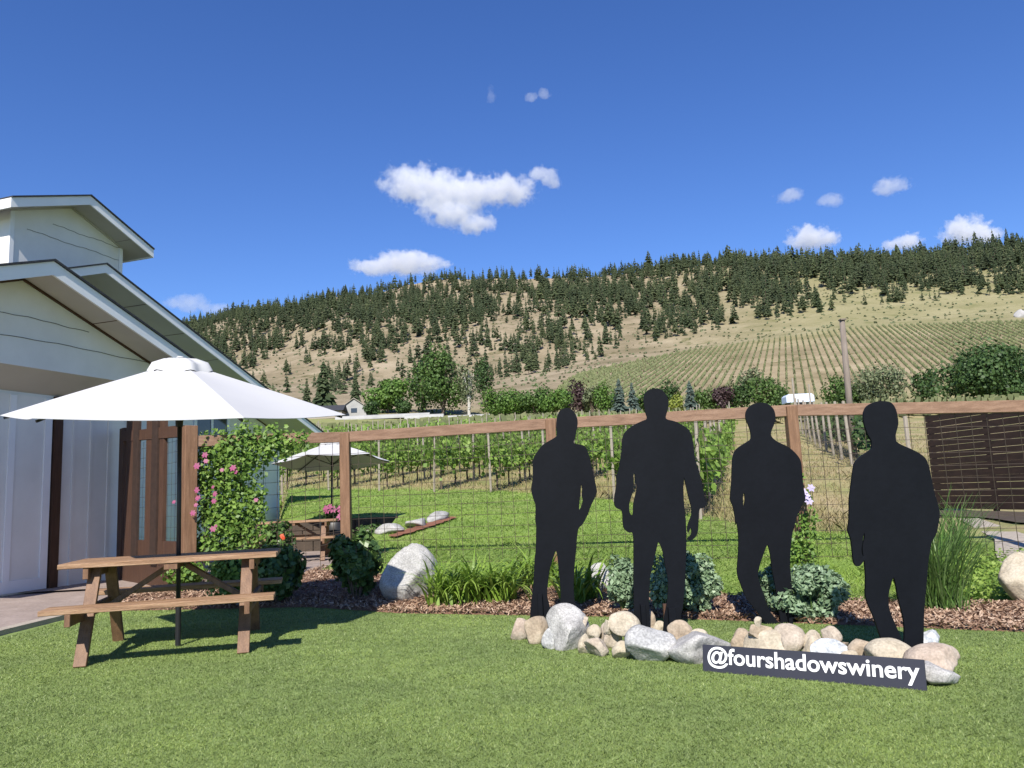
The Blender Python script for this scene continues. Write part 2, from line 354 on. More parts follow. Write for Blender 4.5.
def mat_hill():
    mt, n, b = new_mat('hillside_grass'); L = n.links.new
    tc = n.nodes.new('ShaderNodeTexCoord')
    def nz(s, d=6):
        q = n.nodes.new('ShaderNodeTexNoise'); q.inputs['Scale'].default_value = s; q.inputs['Detail'].default_value = d; q.inputs['Roughness'].default_value = 0.65
        L(tc.outputs['Object'], q.inputs['Vector']); return q
    g = ramp(n, [(0.32, (0.16, 0.135, 0.08)), (0.5, (0.25, 0.205, 0.135)), (0.68, (0.33, 0.275, 0.19))]); q = nz(0.035, 8); L(q.outputs['Fac'], g.inputs[0])
    s = ramp(n, [(0.56, (1, 1, 1)), (0.66, (0.5, 0.56, 0.42))]); q2 = nz(0.09, 8); L(q2.outputs['Fac'], s.inputs[0])
    mx = n.nodes.new('ShaderNodeMix'); mx.data_type = 'RGBA'; mx.blend_type = 'MULTIPLY'; mx.inputs[0].default_value = 1; L(g.outputs[0], mx.inputs[6]); L(s.outputs[0], mx.inputs[7])
    # green-tinged grass above the vineyard
    a = n.nodes.new('ShaderNodeAttribute'); a.attribute_name = 'green'
    m2 = n.nodes.new('ShaderNodeMix'); m2.data_type = 'RGBA'; L(a.outputs['Fac'], m2.inputs[0]); L(mx.outputs[2], m2.inputs[6]); m2.inputs[7].default_value = (0.23, 0.235, 0.10, 1)
    L(m2.outputs[2], b.inputs['Base Color']); b.inputs['Roughness'].default_value = 0.95; b.inputs['Specular IOR Level'].default_value = 0.1
    bp = n.nodes.new('ShaderNodeBump'); bp.inputs['Strength'].default_value = 0.7; bp.inputs['Distance'].default_value = 1.5; q4 = nz(0.25, 5)
    L(q4.outputs['Fac'], bp.inputs['Height']); L(bp.outputs[0], b.inputs['Normal']); return mt

def dry_attr(x, y):
    d = np.clip((y - (vstart(x) - 0.4)) / 1.2, 0, 1)
    d = np.where(y > 60, d * 0.75, d)
    right = np.clip((x - 6.2) / 1.2, 0, 1) * np.clip((y - 9.8) / 0.6, 0, 1)
    path = np.clip((y - 12.8) / 1.0, 0, 1) * np.clip((x - 3.0) / 1.0, 0, 1) * 0.42
    return np.maximum(np.maximum(d * 0.85, path), right)
def green_attr(x, y):
    px = 512 + FPX * x / y
    return np.clip((px - 640) / 200, 0, 1) * np.clip((y - 330) / 60, 0, 1) * 0.5 + np.clip((235 - y) / 30, 0, 1) * 0.5
grd = grid_obj('ground', np.linspace(-1.5, 1.6, 330), np.concatenate([np.arange(6.5, 9, .25), np.arange(9, 30, .18), np.arange(30, 80, 1.0), np.arange(80, 206, 4)]), mat_ground(), {'dry': dry_attr}, dz=-0.03)
tag(grd, kind='structure')
hill = grid_obj('hill', np.linspace(-1.25, 1.35, 420), np.concatenate([np.arange(200, 480, 4), np.arange(480, 1200, 8), np.arange(1200, 2200, 50)]), mat_hill(), {'green': green_attr}, dz=0.0)
tag(hill, kind='structure')
b = MB(); b.add([(-400, -400, -0.1), (400, -400, -0.1), (400, 12, -0.1), (-400, 12, -0.1)], [(0, 1, 2, 3)])
tag(b.build('far_ground', M['turf']), kind='structure')

# lawn sheet up to the curved bed edge
xs = np.concatenate([np.linspace(-30, -5.2, 12), np.linspace(-5.0, 7, 70), np.linspace(7.5, 30, 10)])
V = []; 
for x in xs: V += [(x, -25, 0.004), (x, float(yfront(x)), 0.004)]
F = [(2 * i, 2 * i + 2, 2 * i + 3, 2 * i + 1) for i in range(len(xs) - 1)]
tag(np_obj('lawn', V, F, M['turf']), kind='structure')
# planting bed of bark mulch
def bed_back(x): return yfront(x) + np.interp(x, [-6, -3, -1, 1, 3.5, 6], [2.6, 2.3, 1.45, 1.45, 1.5, 1.4])
bx = np.linspace(-5.2, 7.5, 150); V = []; nb = 26
for x in bx:
    y0, y1 = float(yfront(x)), float(bed_back(x)) + 0.15 * math.sin(x * 3.1) + 0.08 * math.sin(x * 7.7)
    for j in range(nb): V.append((x, y0 + (y1 - y0) * j / (nb - 1), 0))
V = np.array(V)
V[:, 2] = np.maximum(terrain(V[:, 0], V[:, 1]), 0.0) + 0.014 + 0.035 * fbm(np.stack([V[:, 0] * 4, V[:, 1] * 4, V[:, 0] * 0], -1), 5, 3)
jj = np.tile(np.arange(nb), len(bx)); V[jj == 0, 2] = 0.006; V[jj == nb - 1, 2] -= 0.06
i = np.arange((len(bx) - 1) * (nb - 1)); r = i // (nb - 1); c = i % (nb - 1); a = r * nb + c
tag(np_obj('garden_bed', V, np.stack([a, a + nb, a + nb + 1, a + 1], -1), M['mulch'], smooth=True), kind='structure')
n = 42000
x = RNG.uniform(-5, 7, n); y = yfront(x) + RNG.random(n) ** 1.2 * (bed_back(x) - yfront(x)) - 0.02
z = np.maximum(terrain(x, y), 0) + 0.028 + RNG.random(n) * 0.03
def rand_quads(P, L, W, rng, tilt=0.5):
    n = len(P); a = rng.uniform(0, 2 * np.pi, n); ti = rng.normal(0, tilt, n); t2 = rng.normal(0, tilt, n)
    d = np.stack([np.cos(a), np.sin(a), np.sin(ti)], -1) * L[:, None] / 2; e = np.stack([-np.sin(a), np.cos(a), np.sin(t2)], -1) * W[:, None] / 2
    V = np.stack([P - d - e, P + d - e * 0.7, P + d + e, P - d + e * 0.8], 1).reshape(-1, 3)
    return V, np.arange(4 * n).reshape(-1, 4)
V, F = rand_quads(np.stack([x, y, z], -1), RNG.uniform(.015, .055, n), RNG.uniform(.006, .017, n), RNG)
tag(np_obj('bark_chips', V, F, M['mulch_chip']), kind='stuff')

# grass blades -----------------------------------------------------------------
def blades(P, h, wd, lean, rng):
    n = len(P); a = rng.uniform(0, 2 * np.pi, n); l = rng.normal(0, 1, (n, 2)) * lean[:, None]
    s = np.stack([np.cos(a), np.sin(a), np.zeros(n)], -1) * wd[:, None] / 2
    mid = P + np.stack([l[:, 0] * .35, l[:, 1] * .35, h * .55], -1); tip = P + np.stack([l[:, 0], l[:, 1], h], -1)
    V = np.stack([P - s, P + s, mid + s * .7, tip, mid - s * .7], 1).reshape(-1, 3)
    return V, np.arange(5 * n).reshape(-1, 5)
n = 720000
Y = np.exp(RNG.uniform(math.log(2.75), math.log(10.0), n)); x = RNG.uniform(-0.9, 1.0, n) * Y
k = (Y < yfront(x) - 0.0) & ~((x < -4.95) & (Y > 7.6))
x, Y = x[k], Y[k]; n = len(x)
sc_ = np.clip(Y / 4.5, 0.7, 2.2)
V, F = blades(np.stack([x, Y, np.full(n, 0.003)], -1), RNG.uniform(.007, .015, n), 0.0034 * sc_ * RNG.uniform(.7, 1.3, n), np.full(n, .010), RNG)
tag(np_obj('turf_grass', V, F, M['turf_blade']), kind='stuff')
n = 200000
Y = np.exp(RNG.uniform(math.log(7.2), math.log(31.0), n)); x = RNG.uniform(-0.55, 0.72, n) * Y
k = (Y > bed_back(x) - 0.1) & (Y < vstart(x) + RNG.normal(0, .3, n)) & ~((x < -2.6) & (Y < 18.9)) & ~((x > 6.3) & (Y > 9.9)) & ~((x > 4) & (Y > 13.0 + RNG.normal(0, .4, n)))
x, Y = x[k], Y[k]; n = len(x); sc_ = Y / 12
V, F = blades(np.stack([x, Y, terrain(x, Y) - 0.035], -1), RNG.uniform(.02, .055, n) * np.clip(0.6 + vnoise(np.stack([x * 1.5, Y * 1.5, x * 0], -1), 4) * .9, .5, 1.4), 0.011 * sc_, np.full(n, .04), RNG)
tag(np_obj('meadow_grass', V, F, M['meadow_blade']), kind='stuff')
n = 60000
Y = 1 / RNG.uniform(1 / 60.0, 1 / 12.0, n); x = RNG.uniform(-0.5, 0.55, n) * Y
k = (Y > vstart(x) - .5) & ~((x > 6.3) & (Y < 20)) & ~((x < -2.6) & (Y < 18.9))
x, Y = x[k], Y[k]; n = len(x); sc_ = Y / 20
V, F = blades(np.stack([x, Y, terrain(x, Y) - 0.035], -1), RNG.uniform(.06, .2, n), 0.016 * sc_, np.full(n, .07), RNG)
tag(np_obj('dry_grass', V, F, M['straw_blade']), kind='stuff')

# ------------------------------------------------------------------ building (axes: d along the gable wall, n out of it)
DD = Vector((0.32, 0.9474, 0)); NN = Vector((0.9474, -0.32, 0))
def BT(p): v = DD * p[0] + NN * p[1]; return (v.x, v.y, p[2])
house = empty('gabled_building'); tag(house, 'white gabled tasting house with dark roof edges and a small rooftop cupola', 'building')
def gable(dR, zR, runL, runR, pitch, nF, nWall, nBack, zBot, dL, dRt, trim=0.17, cup=False, seams=()):
    """one gable roof: fascia at nF, wall plane at nWall; walls from dL to dRt"""
    T = BT; th = 0.16
    zl, zr = zR - pitch * runL, zR - pitch * runR
    rf = MB(T)   # shingle slabs, lying on the fascia top
    for sgn, run, ze in ((-1, runL, zl), (1, runR, zr)):
        rf.add([(dR, nF + .03, zR + .03), (dR + sgn * run, nF + .03, ze + .03), (dR + sgn * run, nBack, ze + .03), (dR, nBack, zR + .03),
                (dR, nF + .03, zR), (dR + sgn * run, nF + .03, ze), (dR + sgn * run, nBack, ze), (dR, nBack, zR)],
               [(0, 1, 2, 3), (7, 6, 5, 4), (0, 4, 5, 1), (1, 5, 6, 2), (2, 6, 7, 3)])
    roof = rf.build('roof', M['shingle'], house)
    fa = MB(T)
    for sgn, run, ze in ((-1, runL, zl), (1, runR, zr)):
        fa.add([(dR, nF, zR - .004), (dR + sgn * run, nF, ze - .004), (dR + sgn * run, nF, ze - trim), (dR, nF, zR - trim),
                (dR, nF - .035, zR - .004), (dR + sgn * run, nF - .035, ze - .004), (dR + sgn * run, nF - .035, ze - trim), (dR, nF - .035, zR - trim)],
               [(0, 1, 2, 3), (7, 6, 5, 4), (0, 4, 5, 1), (1, 5, 6, 2), (2, 6, 7, 3), (3, 7, 4, 0)])
        e = dR + sgn * run   # eave fascia / gutter
        fa.add([(e, nF - .036, ze - .004), (e, nBack, ze - .004), (e, nBack, ze - trim), (e, nF - .036, ze - trim),
                (e - sgn * .035, nF - .036, ze - .004), (e - sgn * .035, nBack, ze - .004), (e - sgn * .035, nBack, ze - trim), (e - sgn * .035, nF - .036, ze - trim)],
               [(0, 1, 2, 3), (7, 6, 5, 4), (0, 4, 5, 1), (1, 5, 6, 2), (2, 6, 7, 3), (3, 7, 4, 0)])
    fa.build('fascia', M['fascia_white'], house)
    sf = MB(T)   # sloping soffit boards under the overhang
    for sgn, run, ze in ((-1, runL, zl), (1, runR, zr)):
        o = trim - .03
        sf.add([(dR, nF - .036, zR - o), (dR + sgn * (run - .036), nF - .036, ze - o), (dR + sgn * (run - .036), nBack + .05, ze - o), (dR, nBack + .05, zR - o)], [(0, 1, 2, 3)])
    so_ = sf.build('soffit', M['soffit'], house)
    # joints between the soffit sheets
    for sgn, run in ((-1, runL), (1, runR)):
        k = 1.2
        while k < run - .3:
            zz = zR - pitch * k - trim + .024; sj = MB(T); sj.bar((dR + sgn * k, nF - .04, zz), (dR + sgn * k, nWall + .01, zz), .012, .008); k += 1.22; sj.build('soffit_joint', M['dark_timber'], so_)
    wl = MB(T)
    def zt(d): return zR - pitch * abs(d - dR) - trim + .02
    P = [(dL, nWall, zBot), (dRt, nWall, zBot), (dRt, nWall, zt(dRt)), (dR, nWall, zt(dR)), (dL, nWall, zt(dL))]
    wl.prism(P, (0, nBack + .4 - nWall, 0))
    wall = wl.build('gable_wall', M['white_paint'], house)
    if seams:
        sm = MB(T)
        for (d0, d1, zz) in seams:
            n_ = 26; pts = [(d0 + (d1 - d0) * i / n_, nWall + .008, zz + .006 * math.sin(i * 1.7 + zz) + .012 * math.sin(i * .45)) for i in range(n_ + 1)]
            sm.tube(pts, .0045, 4)
        sm.build('siding_seam', M['black_metal'], wall)
    cw = .10
    for d0 in (dL, dRt - cw):
        cb = MB(T); cb.box((d0 + .003, nWall + .002, zBot), (d0 + cw - .003, nWall + .024, min(zt(d0), zt(d0 + cw)) - .004))
        cb.build('corner_board', M['fascia_white'], wall)
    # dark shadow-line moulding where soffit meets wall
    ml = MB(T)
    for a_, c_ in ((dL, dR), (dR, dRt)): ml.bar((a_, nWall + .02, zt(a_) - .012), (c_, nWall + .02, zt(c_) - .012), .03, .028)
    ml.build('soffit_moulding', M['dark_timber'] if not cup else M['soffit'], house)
    return wall
# cupola, main hall, porch
gable(12.76, 8.03, 1.86, 1.86, .371, -13.86, -14.4, -18.0, 4.8, 11.31, 14.2, trim=.2, cup=True, seams=((11.7, 14.1, 7.02), (12.3, 14.1, 7.32)))
gable(12.72, 6.4, 8.4, 8.45, .371, -13.32, -14.6, -24.0, 0.0, 5.0, 20.63, trim=.19)
gable(8.05, 4.643, 3.35, 3.35, .355, -9.37, -9.95, -14.5, 3.22, 4.95, 11.15, trim=.2, seams=((5.4, 10.4, 3.62), (6.2, 9.2, 3.92)))
# porch: lower wall, ceiling, trim post, panels
lw = MB(BT); lw.box((4.95, -14.3, 0.0), (10.55, -10.45, 3.0)); plw = lw.build('porch_wall', M['white_paint'], house)
bt = MB(BT)
for d in (9.42, 9.75, 10.1, 10.47): bt.box((d, -10.448, .06), (d + .045, -10.43, 2.9))
bt.build('batten', M['white_paint'], plw)
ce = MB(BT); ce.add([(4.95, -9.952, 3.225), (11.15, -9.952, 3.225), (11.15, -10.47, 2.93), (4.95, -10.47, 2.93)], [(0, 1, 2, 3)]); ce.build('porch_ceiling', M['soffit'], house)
tp = MB(BT); tp.box((9.06, -10.447, 0.03), (9.2, -10.39, 2.93)); tp.build('timber_post', M['dark_timber'], house)
for d0 in (4.98, 6.35, 7.72):
    dp = MB(BT)
    dp.box((d0, -10.447, .06), (d0 + 1.3, -10.425, 2.9))
    dr = dp.build('door', M['white_paint'], house)
    st = MB(BT)
    for a_, c_, e_, f_ in ((d0, .08, d0 + .12, 2.88), (d0 + 1.18, .08, d0 + 1.3, 2.88), (d0 + .6, .08, d0 + .7, 2.88)): st.box((a_, -10.424, c_), (e_, -10.405, f_))
    st.box((d0 + .121, -10.424, .08), (d0 + .599, -10.407, .25)); st.box((d0 + .701, -10.424, .08), (d0 + 1.179, -10.407, .25))
    st.build('door_frame', M['fascia_white'], dr)
# main hall wall: battens, window
bt = MB(BT)
for i in range(12): bt.box((14.9 + i * .46, -14.598, .05), (14.95 + i * .46, -14.575, 2.9))
bt.build('batten', M['white_paint'], house)
wi = MB(BT)
for a_, c_ in (((16.9, -14.597, 3.72), (18.3, -14.56, 3.82)), ((16.9, -14.597, 2.2), (18.3, -14.56, 2.3)), ((16.9, -14.597, 2.301), (17.0, -14.56, 3.719)), ((18.2, -14.597, 2.301), (18.3, -14.56, 3.719)), ((17.55, -14.597, 2.301), (17.63, -14.56, 3.719))): wi.box(a_, c_)
wf = wi.build('window', M['fascia_white'], house)
gp = MB(BT); gp.box((17.001, -14.598, 2.301), (17.549, -14.58, 3.719)); gp.box((17.631, -14.598, 2.301), (18.199, -14.58, 3.719)); gp.build('pane', M['glass'], wf)

# patio slab with pale edge, court behind the fence
ps = [(-5.2, -2), (-5.2, 7.98), (-5.14, 8.9), (-4.87, 10.19), (-4.8, 12.5)]
b = MB(); [b.prism([(-30, a_[1], .047), (a_[0], a_[1], .047), (c_[0], c_[1], .047), (-30, c_[1], .047)], (0, 0, -.2)) for a_, c_ in zip(ps, ps[1:])]
tag(b.build('patio', M['concrete']), kind='structure')
b = MB()
pe = [(-5.2, -2), (-5.2, 7.98), (-5.14, 8.9), (-4.87, 10.19)]
for (p, q) in zip(pe, pe[1:]): b.bar((p[0] + .07, p[1], .0), (q[0] + .07, q[1], .0), .14, .11)
tag(b.build('patio_kerb', M['edge_concrete']), kind='structure')
b = MB(); b.add([(-12, 10.9, .075), (-3.1, 11.9, .075), (-2.95, 18.4, .075), (-12, 18.4, .075)], [(0, 1, 2, 3)])
tag(b.build('court_floor', M['concrete']), kind='structure')

# ------------------------------------------------------------------ fence with welded wire, gate
fence = empty('wire_fence', (0, 0, 0)); tag(fence, 'brown timber fence with thick top rail and square wire mesh', 'fence')
FP = [(190, 10.62, 436), (345, 11.4, 432), (550, 11.0, 418.5), (790, 10.4, 405), (1034, 9.8, 400)]
FT = [at(px, py, Y) for px, Y, py in FP]
for i, p in enumerate(FT):
    if i == 0: continue
    b = MB(); g = tz(p[0], p[1]) - .1; b.box((p[0] - .07, p[1] - .072, g), (p[0] + .07, p[1] + .068, p[2] - .02)); b.build('post', M['post_wood'], fence, bevel=.006)
for i in range(len(FT) - 1):
    p, q = FT[i], FT[i + 1]; ex = 0.06 if i == 0 else 0.075
    d = (q - p) / np.linalg.norm(q - p)
    p2, q2 = p + d * ex, q - d * .0 + d * .07
    b = MB(); b.bar(p2 - np.array((0, .02, .076)), q2 - np.array((0, .02, .076)), .05, .15)
    b.build('rail', M['fence_wood'], fence, bevel=.006)
    wm = MB(); L = np.linalg.norm(q - p); nv = int(L / .18)
    for k in range(1, nv):
        c = p + (q - p) * k / nv; g = tz(c[0], c[1]) + .02
        j = random.uniform(-.012, .012)
        wm.tube([(c[0], c[1] + .03, c[2] - .14), (c[0] + j, c[1] + .03, (c[2] + g) / 2), (c[0] + random.uniform(-.006, .006), c[1] + .03, g)], 0.0042, 4, False)
    nh = 11
    for k in range(nh + 1):
        f = k / nh; pts = []
        for s in range(9):
            c = p + (q - p) * s / 8; g = tz(c[0], c[1]) + .02
            pts.append((c[0], c[1] + .034, g + (c[2] - .16 - g) * f + random.uniform(-.006, .006)))
        wm.tube(pts, 0.0042, 4, False)
    wm.build('wire_mesh', M['wire'], fence)
# gate between the big lit post and the house corner
gate = empty('timber_gate', (0, 0, 0)); tag(gate, 'dark brown timber gate with wire infill, a tall upright board and dark strips for shaded gaps', 'gate')
gp0 = np.array(FT[0]); g1 = np.array((-6.42, 12.95, 0)); g0 = np.array((gp0[0], gp0[1], 0))
ztop = at(190, 426, gp0[1])[2]
b = MB(); b.bar((g0[0], g0[1], -.05), (g0[0], g0[1], ztop), .165, .165, (.8, .6, 0)); b.build('gate_post', M['post_wood'], gate, bevel=.006)
gd = (g1 - g0); gl = np.linalg.norm(gd); gd = gd / gl; up = Vector((0, 0, 1))
def G(s, z, o=0): return (g0[0] + gd[0] * s * gl + o * .64, g0[1] + gd[1] * s * gl - o * .0, z)
for s, wd in ((0.985, .24), (0.09, .09)):
    b = MB(); b.bar(G(s, .04), G(s, 2.5 if s > .5 else 2.22), wd, .09, Vector((-gd[1], gd[0], 0))); b.build('stile', M['dark_timber'], gate)
b = MB(); b.bar(G(.1, 2.21), G(.97, 2.36), .1, .16); b.build('top_rail', M['dark_timber'], gate)
b = MB(); b.bar(G(.1, .38), G(.97, .38), .07, .66); b.build('bottom_rail', M['dark_timber'], gate)
for s, wd in ((.82, .50), (.50, .40), (.33, .2)):  # middle one is a board, outer two stand in for dark gaps
    b = MB(); b.bar(G(s, .372, -.03), G(s, 2.7, -.03), wd, .05, Vector((-gd[1], gd[0], 0))); b.build('board_and_gap_shade', M['dark_timber'], gate)
for s in (.70, .405):  # darker strips added to blacken the shaded openings between the boards
    b = MB(); b.bar(G(s, .372, -.09), G(s, 2.7, -.09), .27, .04, Vector((-gd[1], gd[0], 0))); b.build('board_and_gap_shade', M['screen_wood'], gate)
wm = MB()
for k in range(1, 17): wm.tube([G(.1 + k * .053, .3, .05), G(.1 + k * .053, 2.2, .05)], .0022, 4, False)
for k in range(1, 14): wm.tube([G(.1, .3 + k * .15, .053), G(.97, .3 + k * .15, .053)], .0022, 4, False)
wm.build('wire_mesh', M['wire'], gate)

# ------------------------------------------------------------------ picnic tables
def picnic_table(name, label, loc, rz, group):
    r = empty(name, loc, rz); tag(r, label, 'picnic table', group)
    Lh = .82
    for k in range(5):
        y = -.3 + k * .15
        b = MB(); b.box((-Lh + random.uniform(-.004, .004), y - .071, .712), (Lh + random.uniform(-.004, .004), y + .071, .75)); b.build('tabletop_board', M['table_wood'], r, bevel=.004)
    for s in (-1, 1):
        for k in range(2):
            y0 = s * (.6 + k * .135)
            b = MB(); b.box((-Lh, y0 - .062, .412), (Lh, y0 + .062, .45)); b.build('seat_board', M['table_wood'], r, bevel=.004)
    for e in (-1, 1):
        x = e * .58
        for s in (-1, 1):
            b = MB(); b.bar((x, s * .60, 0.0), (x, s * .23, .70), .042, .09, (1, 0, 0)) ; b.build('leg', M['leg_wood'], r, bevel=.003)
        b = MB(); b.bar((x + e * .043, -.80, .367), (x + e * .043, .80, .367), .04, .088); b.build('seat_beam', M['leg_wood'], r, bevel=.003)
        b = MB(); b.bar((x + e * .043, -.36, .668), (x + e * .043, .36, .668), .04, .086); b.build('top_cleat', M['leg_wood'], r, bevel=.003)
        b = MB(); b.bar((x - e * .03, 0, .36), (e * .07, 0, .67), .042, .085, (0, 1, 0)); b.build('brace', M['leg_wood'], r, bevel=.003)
        for s in (-1, 1):
            for (yy, zz) in ((s * .27, .655), (s * .425, .367)):
                b = MB(); b.tube([(x + e * .06, yy, zz), (x + e * .072, yy, zz)], .012, 8); b.build('bolt', M['black_metal'], r)
    b = MB(); b.box((-.05, -.36, .665), (.05, .36, .71)); b.build('centre_cleat', M['leg_wood'], r)
    return r
picnic_table('picnic_table', 'weathered brown A-frame picnic table standing on the lawn under the big umbrella', (-2.9, 6.84, 0.004), math.radians(14), 'picnic tables')
picnic_table('picnic_table', 'distant brown picnic table half hidden behind the fence on the sunken court', (-4.35, 15.6, 0.08), math.radians(8), 'picnic tables')

# ------------------------------------------------------------------ umbrellas
def umbrella(name, label, base, top, R, rot0, nx, ny, zr, group, sides=6, ht=None):
    """pole from base to top; rim plane z = zr + nx*dx + ny*dy about the pole"""
    r = empty(name, base); tag(r, label, 'umbrella', group)
    bx_, by_, bz_ = base
    b = MB(); b.tube([(0, 0, 0), (top[0] - bx_, top[1] - by_, top[2] - bz_ - .03)], .019, 12); b.build('pole', M['black_metal'], r, smooth=True)
    cx, cy = top[0] - bx_, top[1] - by_; z1 = top[2] - bz_; z0 = zr - bz_
    V = []; F = []; nr, na = 9, 8; per = sides * na
    # radial grid; ribs straight-ish, cloth sags between them
    for i in range(nr + 1):
        f = i / nr
        for j in range(per):
            s, u = divmod(j, na); u /= na
            a0 = rot0 + 2 * math.pi * s / sides; a1 = rot0 + 2 * math.pi * (s + 1) / sides
            ex = (math.cos(a0) * (1 - u) + math.cos(a1) * u) * R; ey = (math.sin(a0) * (1 - u) + math.sin(a1) * u) * R
            scallop = 1 - .045 * math.sin(math.pi * u) * f
            x, y = ex * f * scallop, ey * f * scallop
            zz = z1 + (z0 - z1) * (f ** 0.93) - .035 * math.sin(math.pi * u) * f * (1 - f * .55) * 1.2 + .05 * f * (1 - f)
            zz += nx * x + ny * y
            V.append((cx + x, cy + y, zz))
    for i in range(nr):
        for j in range(per): F.append((i * per + j, i * per + (j + 1) % per, (i + 1) * per + (j + 1) % per, (i + 1) * per + j))
    can = np_obj('canopy', V, F, M['canvas'], r, smooth=True)
    sol = can.modifiers.new('cloth', 'SOLIDIFY'); sol.thickness = .004
    es = can.modifiers.new('seams', 'EDGE_SPLIT'); es.split_angle = math.radians(9)
    V = []; F = []
    prof = ((0.0, .05), (.13, .045), (.22, .01), (.25, -.062))
    for i, (rr, dz) in enumerate(prof):
        for j in range(per):
            a = rot0 + 2 * math.pi * j / per
            wv = 1 + .10 * math.cos(sides * (a - rot0)) * (i / 3)
            x, y = rr * wv * math.cos(a), rr * wv * math.sin(a)
            V.append((cx + x, cy + y, z1 + dz - .02 - .02 * (i / 3) * (1 - math.cos(sides * (a - rot0))) + nx * x + ny * y))
    for i in range(3):
        for j in range(per): F.append((i * per + j, i * per + (j + 1) % per, (i + 1) * per + (j + 1) % per, (i + 1) * per + j))
    np_obj('vent_cap', V, F, M['canvas'], r, smooth=True)
    b = MB(); b.lathe([(.03, z1 + .026), (.034, z1 + .033), (.024, z1 + .042), (.004, z1 + .046)], 12, (cx, cy)); b.build('finial', M['canvas'], r, smooth=True)
    for s in range(sides):
        a = rot0 + 2 * math.pi * s / sides; ex, ey = math.cos(a) * R * .98, math.sin(a) * R * .98
        b = MB(); b.bar((cx, cy, z1 - .06), (cx + ex, cy + ey, z0 - .02 + nx * ex + ny * ey), .014, .018); rb = b.build('rib', M['black_metal'], r)
        b = MB(); mx_, my_ = ex * .5, ey * .5
        b.bar((cx, cy, z0 - .05), (cx + mx_, cy + my_, (z1 - .06 + z0 - .02) / 2 + .5 * (nx * ex + ny * ey)), .01, .014); b.build('strut', M['black_metal'], rb)
    b = MB(); b.lathe([(.03, z0 - .1), (.034, z0 - .02), (.03, z0 + .01)], 12, (cx, cy)); b.build('runner', M['black_metal'], r)
    return r
ut = at(178, 358, 6.86)
umb = umbrella('patio_umbrella', 'large white open umbrella rising through the picnic table on the lawn', (-2.9, 6.86, 0.004), (ut[0] + .02, ut[1], ut[2] - .03), 1.42, math.radians(-109), -.045, .118, 1.955, 'white patio umbrellas')
b = MB(); b.lathe([(.0, .0), (.022, .0), (.024, .35), (.0, .36)], 12); b.build('pole_sleeve', M['black_metal'], umb)
u2 = at(333, 442, 17.5)
umbrella('patio_umbrella', 'smaller white umbrella behind the fence over the distant court table', (-4.06, 17.4, .08), (u2[0], 17.4, u2[2]), 1.28, math.radians(-100), .03, -.10, 2.02, 'white patio umbrellas')

# ------------------------------------------------------------------ silhouette cutouts
def catmull(P, k=4):
    P = np.array(P, float); n = len(P); out = []
    for i in range(n):
        p0, p1, p2, p3 = P[i - 1], P[i], P[(i + 1) % n], P[(i + 2) % n]
        for j in range(k):
            t = j / k
            out.append(.5 * ((2 * p1) + (-p0 + p2) * t + (2 * p0 - 5 * p1 + 4 * p2 - p3) * t * t + (-p0 + 3 * p1 - 3 * p2 + p3) * t ** 3))
    return out
def cutout(label, Y, outer, holes, brackets, foot):
    base = gnd(*foot); r = empty('silhouette_cutout', (base[0], Y, 0.0)); tag(r, label, 'cutout', 'black silhouette cutouts on the rocks')
    cu = bpy.data.curves.new('panel', 'CURVE'); cu.dimensions = '2D'; cu.fill_mode = 'BOTH'; cu.extrude = .009; cu.bevel_depth = .0015
    for loop, k in [(outer, 4)] + [(h, 3) for h in holes]:
        pts = []
        for (px, py) in catmull(loop, k):
            q = at(px, py, Y); pts.append((q[0] - base[0], max(q[2], .0)))
        sp = cu.splines.new('POLY'); sp.points.add(len(pts) - 1); sp.use_cyclic_u = True
        for p, q in zip(sp.points, pts): p.co = (q[0], q[1], 0, 1)
    tmp = bpy.data.objects.new('tmp', cu); COL.objects.link(tmp)
    dg = bpy.context.evaluated_depsgraph_get(); me = bpy.data.meshes.new_from_object(tmp.evaluated_get(dg)); bpy.data.objects.remove(tmp)
    me.name = 'panel'; me.transform(Matrix.Rotation(math.pi / 2, 4, 'X')); me.materials.clear(); me.materials.append(M['cutout_black'])
    link(bpy.data.objects.new('panel', me), r)
    for (px0, px1, pyt) in brackets:
        a_, c_ = at(px0, pyt, Y), at(px1, pyt, Y)
        b = MB(); b.box((a_[0] - base[0], -.052, -.05), (c_[0] - base[0], -.012, a_[2])); b.build('bracket', M['cutout_black'], r, bevel=.003)
        b = MB(); b.box((a_[0] - base[0] - .025, .012, -.05), (c_[0] - base[0] + .025, .05, a_[2] + .02)); b.build('back_brace', M['dark_timber'], r)
def Z(pts, ox, oy, s): return [(ox + x / s, oy + y / s) for x, y in pts]
# first figure
o = Z([(225, 240), (150, 285), (115, 325), (86, 375), (82, 420), (82, 500), (72, 570), (85, 630), (100, 680), (98, 768)], 520, 400, 6.4) \
  + Z([(104, 110), (101, 250), (93, 330), (88, 440), (80, 530), (70, 620), (64, 705), (62, 770), (150, 775), (196, 700), (198, 655), (185, 600), (173, 540), (178, 470), (190, 380), (214, 300), (230, 262), (240, 300), (250, 400), (262, 520), (260, 640), (290, 700), (340, 735), (378, 700), (378, 660), (352, 600), (342, 480), (350, 340), (358, 260), (370, 130), (400, 90), (432, 30)], 520, 510, 6.4) \
  + Z([(448, 690), (470, 640), (488, 600), (490, 575), (475, 500), (460, 430), (445, 370), (425, 312), (400, 290), (345, 277), (352, 240), (362, 190), (368, 140), (356, 95), (331, 63), (300, 52), (266, 62), (244, 90), (234, 130), (232, 180), (236, 222)], 520, 400, 6.4)
cutout('tallest-standing-apart black man silhouette with both hands in pockets, leftmost of four', 7.02, o, [Z([(390, 545), (398, 565), (396, 610), (402, 640), (393, 680), (380, 702), (377, 680), (384, 620)], 520, 400, 6.4)], [(537, 542, 593)], (560, 627))
